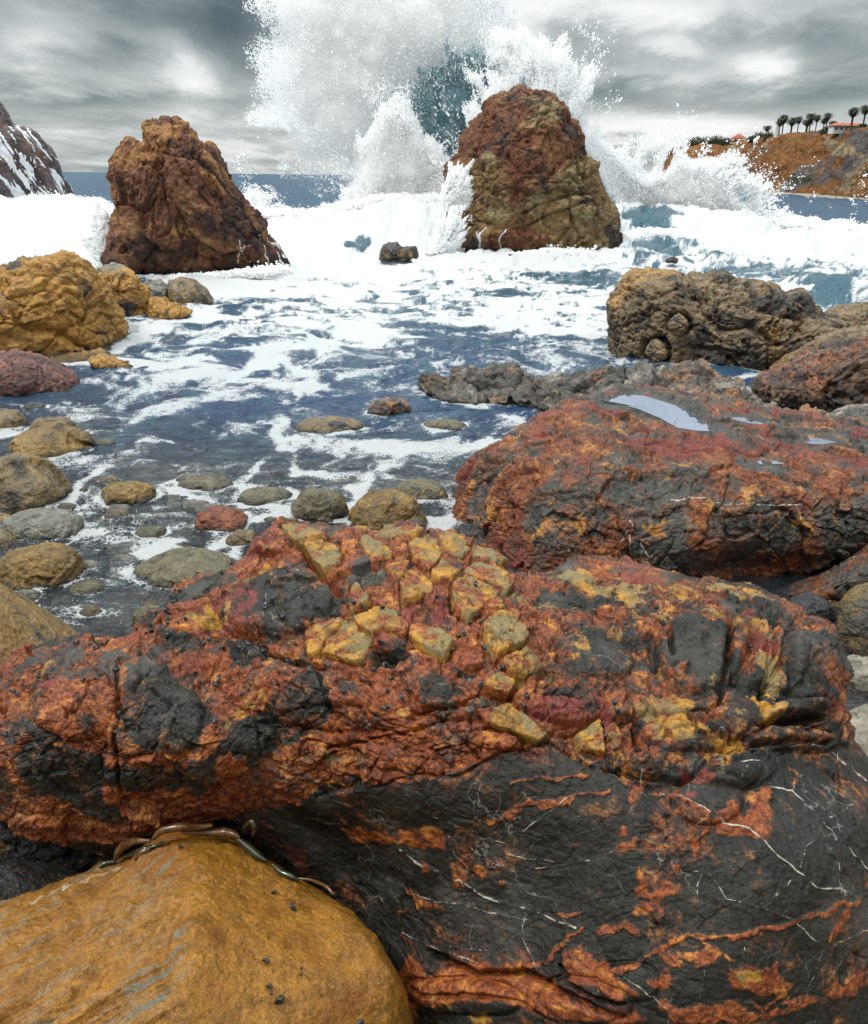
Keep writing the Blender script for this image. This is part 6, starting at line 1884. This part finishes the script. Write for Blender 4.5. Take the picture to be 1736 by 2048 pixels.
SNL = [('black snail clinging to the left slope of the foreground boulder crest', A1((640, 430), (650, 445), (668, 430), (690, 478), (676, 400), (700, 410), (630, 455), (645, 470), (725, 455), (780, 370), (800, 345), (790, 360), (650, 520), (590, 515), (570, 520), (850, 285), (700, 350), (610, 440), (660, 460), (640, 480), (400, 560), (370, 575), (355, 565), (420, 555), (300, 550), (545, 470), (530, 500))),
       ('black snail on the dark cushion of rock beside the ochre blocks', A1((1040, 395), (1028, 420), (1220, 412), (1100, 455), (1160, 480), (1145, 490), (1030, 190), (935, 268), (895, 245), (1060, 520), (1050, 390))),
       ('black snail sitting in the long crack below the dark cushion', A1((790, 560), (860, 578), (800, 545), (900, 550), (925, 570), (950, 580), (1000, 575), (960, 560), (1015, 590), (1120, 625), (1135, 630), (1070, 600), (990, 560), (845, 690), (830, 715), (850, 700), (1195, 660), (1130, 670), (1110, 615))),
       ('black snail around the ochre blocks on the crest', C1((820, 560), (795, 745), (930, 745), (1190, 780), (1165, 660), (1350, 630), (1310, 585), (1290, 640), (1600, 665), (1590, 895), (1250, 690), (1180, 505), (655, 525), (1225, 715), (1350, 770), (1335, 960), (1440, 880), (1110, 505), (1425, 315), (880, 190), (650, 190), (1310, 430), (730, 860), (760, 880), (820, 860), (790, 770), (900, 590))),
       ('black snail on the rusty slope below the ochre blocks', C1((600, 1000), (830, 995), (860, 930), (720, 970), (850, 1070), (1040, 1050), (1190, 1050), (1270, 1110), (1340, 1075), (1150, 1120), (780, 1140), (820, 1090), (1600, 1030), (1580, 1070), (340, 900), (255, 955), (730, 1165), (1170, 1105), (50, 1010), (710, 1160), (920, 1030), (1120, 1095))),
       ('black snail on the rust lobes at the right of the foreground boulder', C3((385, 50), (375, 20), (315, 150), (360, 190), (210, 310), (520, 265), (655, 265), (850, 160), (885, 150), (960, 155), (575, 230), (340, 195), (60, 30), (1230, 30)) + [(1500, 1295), (1475, 1218), (1590, 1260), (1308, 1218), (1250, 1250), (1430, 1180), (1190, 1220)]),
       ('black snail on the left end of the foreground boulder', A1((55, 745), (70, 750), (320, 700), (300, 820), (440, 655), (250, 665), (205, 685), (160, 690), (70, 905), (20, 910), (445, 825), (440, 890), (825, 855), (715, 1075), (40, 830), (845, 1180), (470, 880)))]
for lb, L_ in SNL:
    for (x, y) in L_:
        snail(x, y, hit_fore, lb)
for x, y, lb, s in [(549, 1790, 'single black snail high on the ochre boulder', 1.0), (582, 1817, 'left snail of a pair on the ochre boulder', .9), (590, 1822, 'right snail of a pair on the ochre boulder', .8), (530, 1926, 'round black snail at the top of the line on the ochre boulder', 1.1), (535, 1975, 'middle snail of the line down the ochre boulder', .95),
                    (542, 1986, 'small snail just below the middle of the line on the ochre boulder', .7), (566, 2008, 'largest knobbly dark snail near the bottom of the ochre boulder', 1.7), (718, 2042, 'lone snail at the bottom right of the ochre boulder', 1.0), (360, 1695, 'tiny snail near the top of the ochre boulder beside the kelp', .7), (602, 1938, 'pin-sized snail right of the line on the ochre boulder', .45), (602, 1950, 'lower pin-sized snail right of the line on the ochre boulder', .4)]:
    snail(x, y, hit_ochre, lb, s, 'snails on the ochre boulder')
# mussels: three slim dark shells on the ochre boulder
# ------------------------------------------------------------------ kelp jammed between the two boulders
KELP = plain_mat('wet_brown_kelp', (.13, .055, .012), .28, col2=(.05, .022, .006), scale=60, spec=.7, sub=.15)
KDK = plain_mat('dark_green_kelp_blade', (.035, .04, .012), .15, col2=(.015, .02, .008), scale=30, spec=.7)


def tube(pts, rads, n=12):
    P = np.array(pts, float)
    K = 8
    t0 = np.arange(len(P))
    tf_ = np.linspace(0, len(P) - 1, (len(P) - 1) * K + 1)
    Pc = np.stack([np.interp(tf_, t0, P[:, k]) for k in range(3)], -1)
    for _ in range(6):
        Pc[1:-1] = (Pc[:-2] + 2 * Pc[1:-1] + Pc[2:]) / 4
    rc = np.interp(tf_, t0, rads)
    rc = np.convolve(np.concatenate([[rc[0]] * 2, rc, [rc[-1]] * 2]), np.ones(5) / 5, 'valid')
    T = np.gradient(Pc, axis=0)
    T /= np.linalg.norm(T, axis=1)[:, None]
    A = np.cross(T, [0, 0, 1.0])
    A /= np.linalg.norm(A, axis=1)[:, None]
    B = np.cross(T, A)
    V, Q = [], []
    for i in range(len(Pc)):
        for j in range(n):
            q_ = 2 * math.pi * j / n
            V.append(Pc[i] + rc[i] * (A[i] * math.cos(q_) + B[i] * math.sin(q_)))
    for i in range(len(Pc) - 1):
        for j in range(n):
            k = (j + 1) % n
            Q.append((i * n + j, i * n + k, (i + 1) * n + k, (i + 1) * n + j))
    V = np.array(V)
    return V, [np.array(Q), np.array([list(range(n))[::-1]]), np.array([list(range(len(V) - n, len(V)))])]


def on_o(px, py, lift=.012):
    y = max(py, float(interp(TOPO, px)) + 6)
    P, N = hit_ochre(px, y)
    q_ = at_Y(px, py, P[1] - .01)
    return q_ + np.array([0, 0, 0]) if py < y else P + N * lift


def A8(*p):
    return [(u * .5184, 1500 + v * .5184) for u, v in p]


kl = empty('kelp', on_o(330, 1690))
def kchild(name, pts, rads, mat, lift=.012):
    V, Q = tube([on_o(x, y, lift) for x, y in pts], rads)
    return mesh_np(name, V, Q, mat, parent=kl)


kchild('stipe', A8((590, 345), (620, 310), (700, 295), (760, 300), (820, 290)), [.006, .011, .012, .010, .006], KELP)
kchild('float', A8((700, 318), (740, 320), (800, 320), (860, 316), (905, 325), (925, 338)), [.004, .006, .011, .014, .011, .003], KELP, .008)
kchild('float', A8((440, 425), (455, 395), (480, 365), (520, 350), (580, 350)), [.003, .012, .014, .010, .005], KELP, .008)
kchild('float', A8((525, 425), (550, 405), (578, 392), (560, 380)), [.006, .011, .010, .005], KELP, .006)
kchild('blade', A8((450, 420), (500, 405), (540, 385), (600, 370), (650, 372)), [.003, .006, .007, .005, .002], KDK, .02)
kchild('blade', A8((905, 330), (950, 370), (990, 420), (1020, 440)), [.004, .012, .014, .004], KDK, .01)
kchild('blade', A8((380, 452), (410, 448), (445, 430)), [.004, .008, .004], KDK, .01)
kchild('blade', A8((940, 300), (970, 270), (985, 300), (975, 330)), [.004, .008, .008, .003], KDK, .02)
tag(kl, 'wet brown kelp with swollen floats wedged on top of the ochre boulder', 'kelp')
k2 = empty('kelp', on_o(610, 1750))
kl = k2
kchild('stipe', A8((1150, 495), (1200, 500), (1260, 525), (1290, 560), (1285, 590)), [.003, .004, .0045, .004, .002], KELP, .03)
kchild('blade', A8((1050, 440), (1080, 470), (1120, 500), (1150, 515)), [.003, .01, .010, .003], KDK, .01)
tag(k2, 'thin curved kelp stem looping in the dark gap beside the ochre boulder', 'kelp')
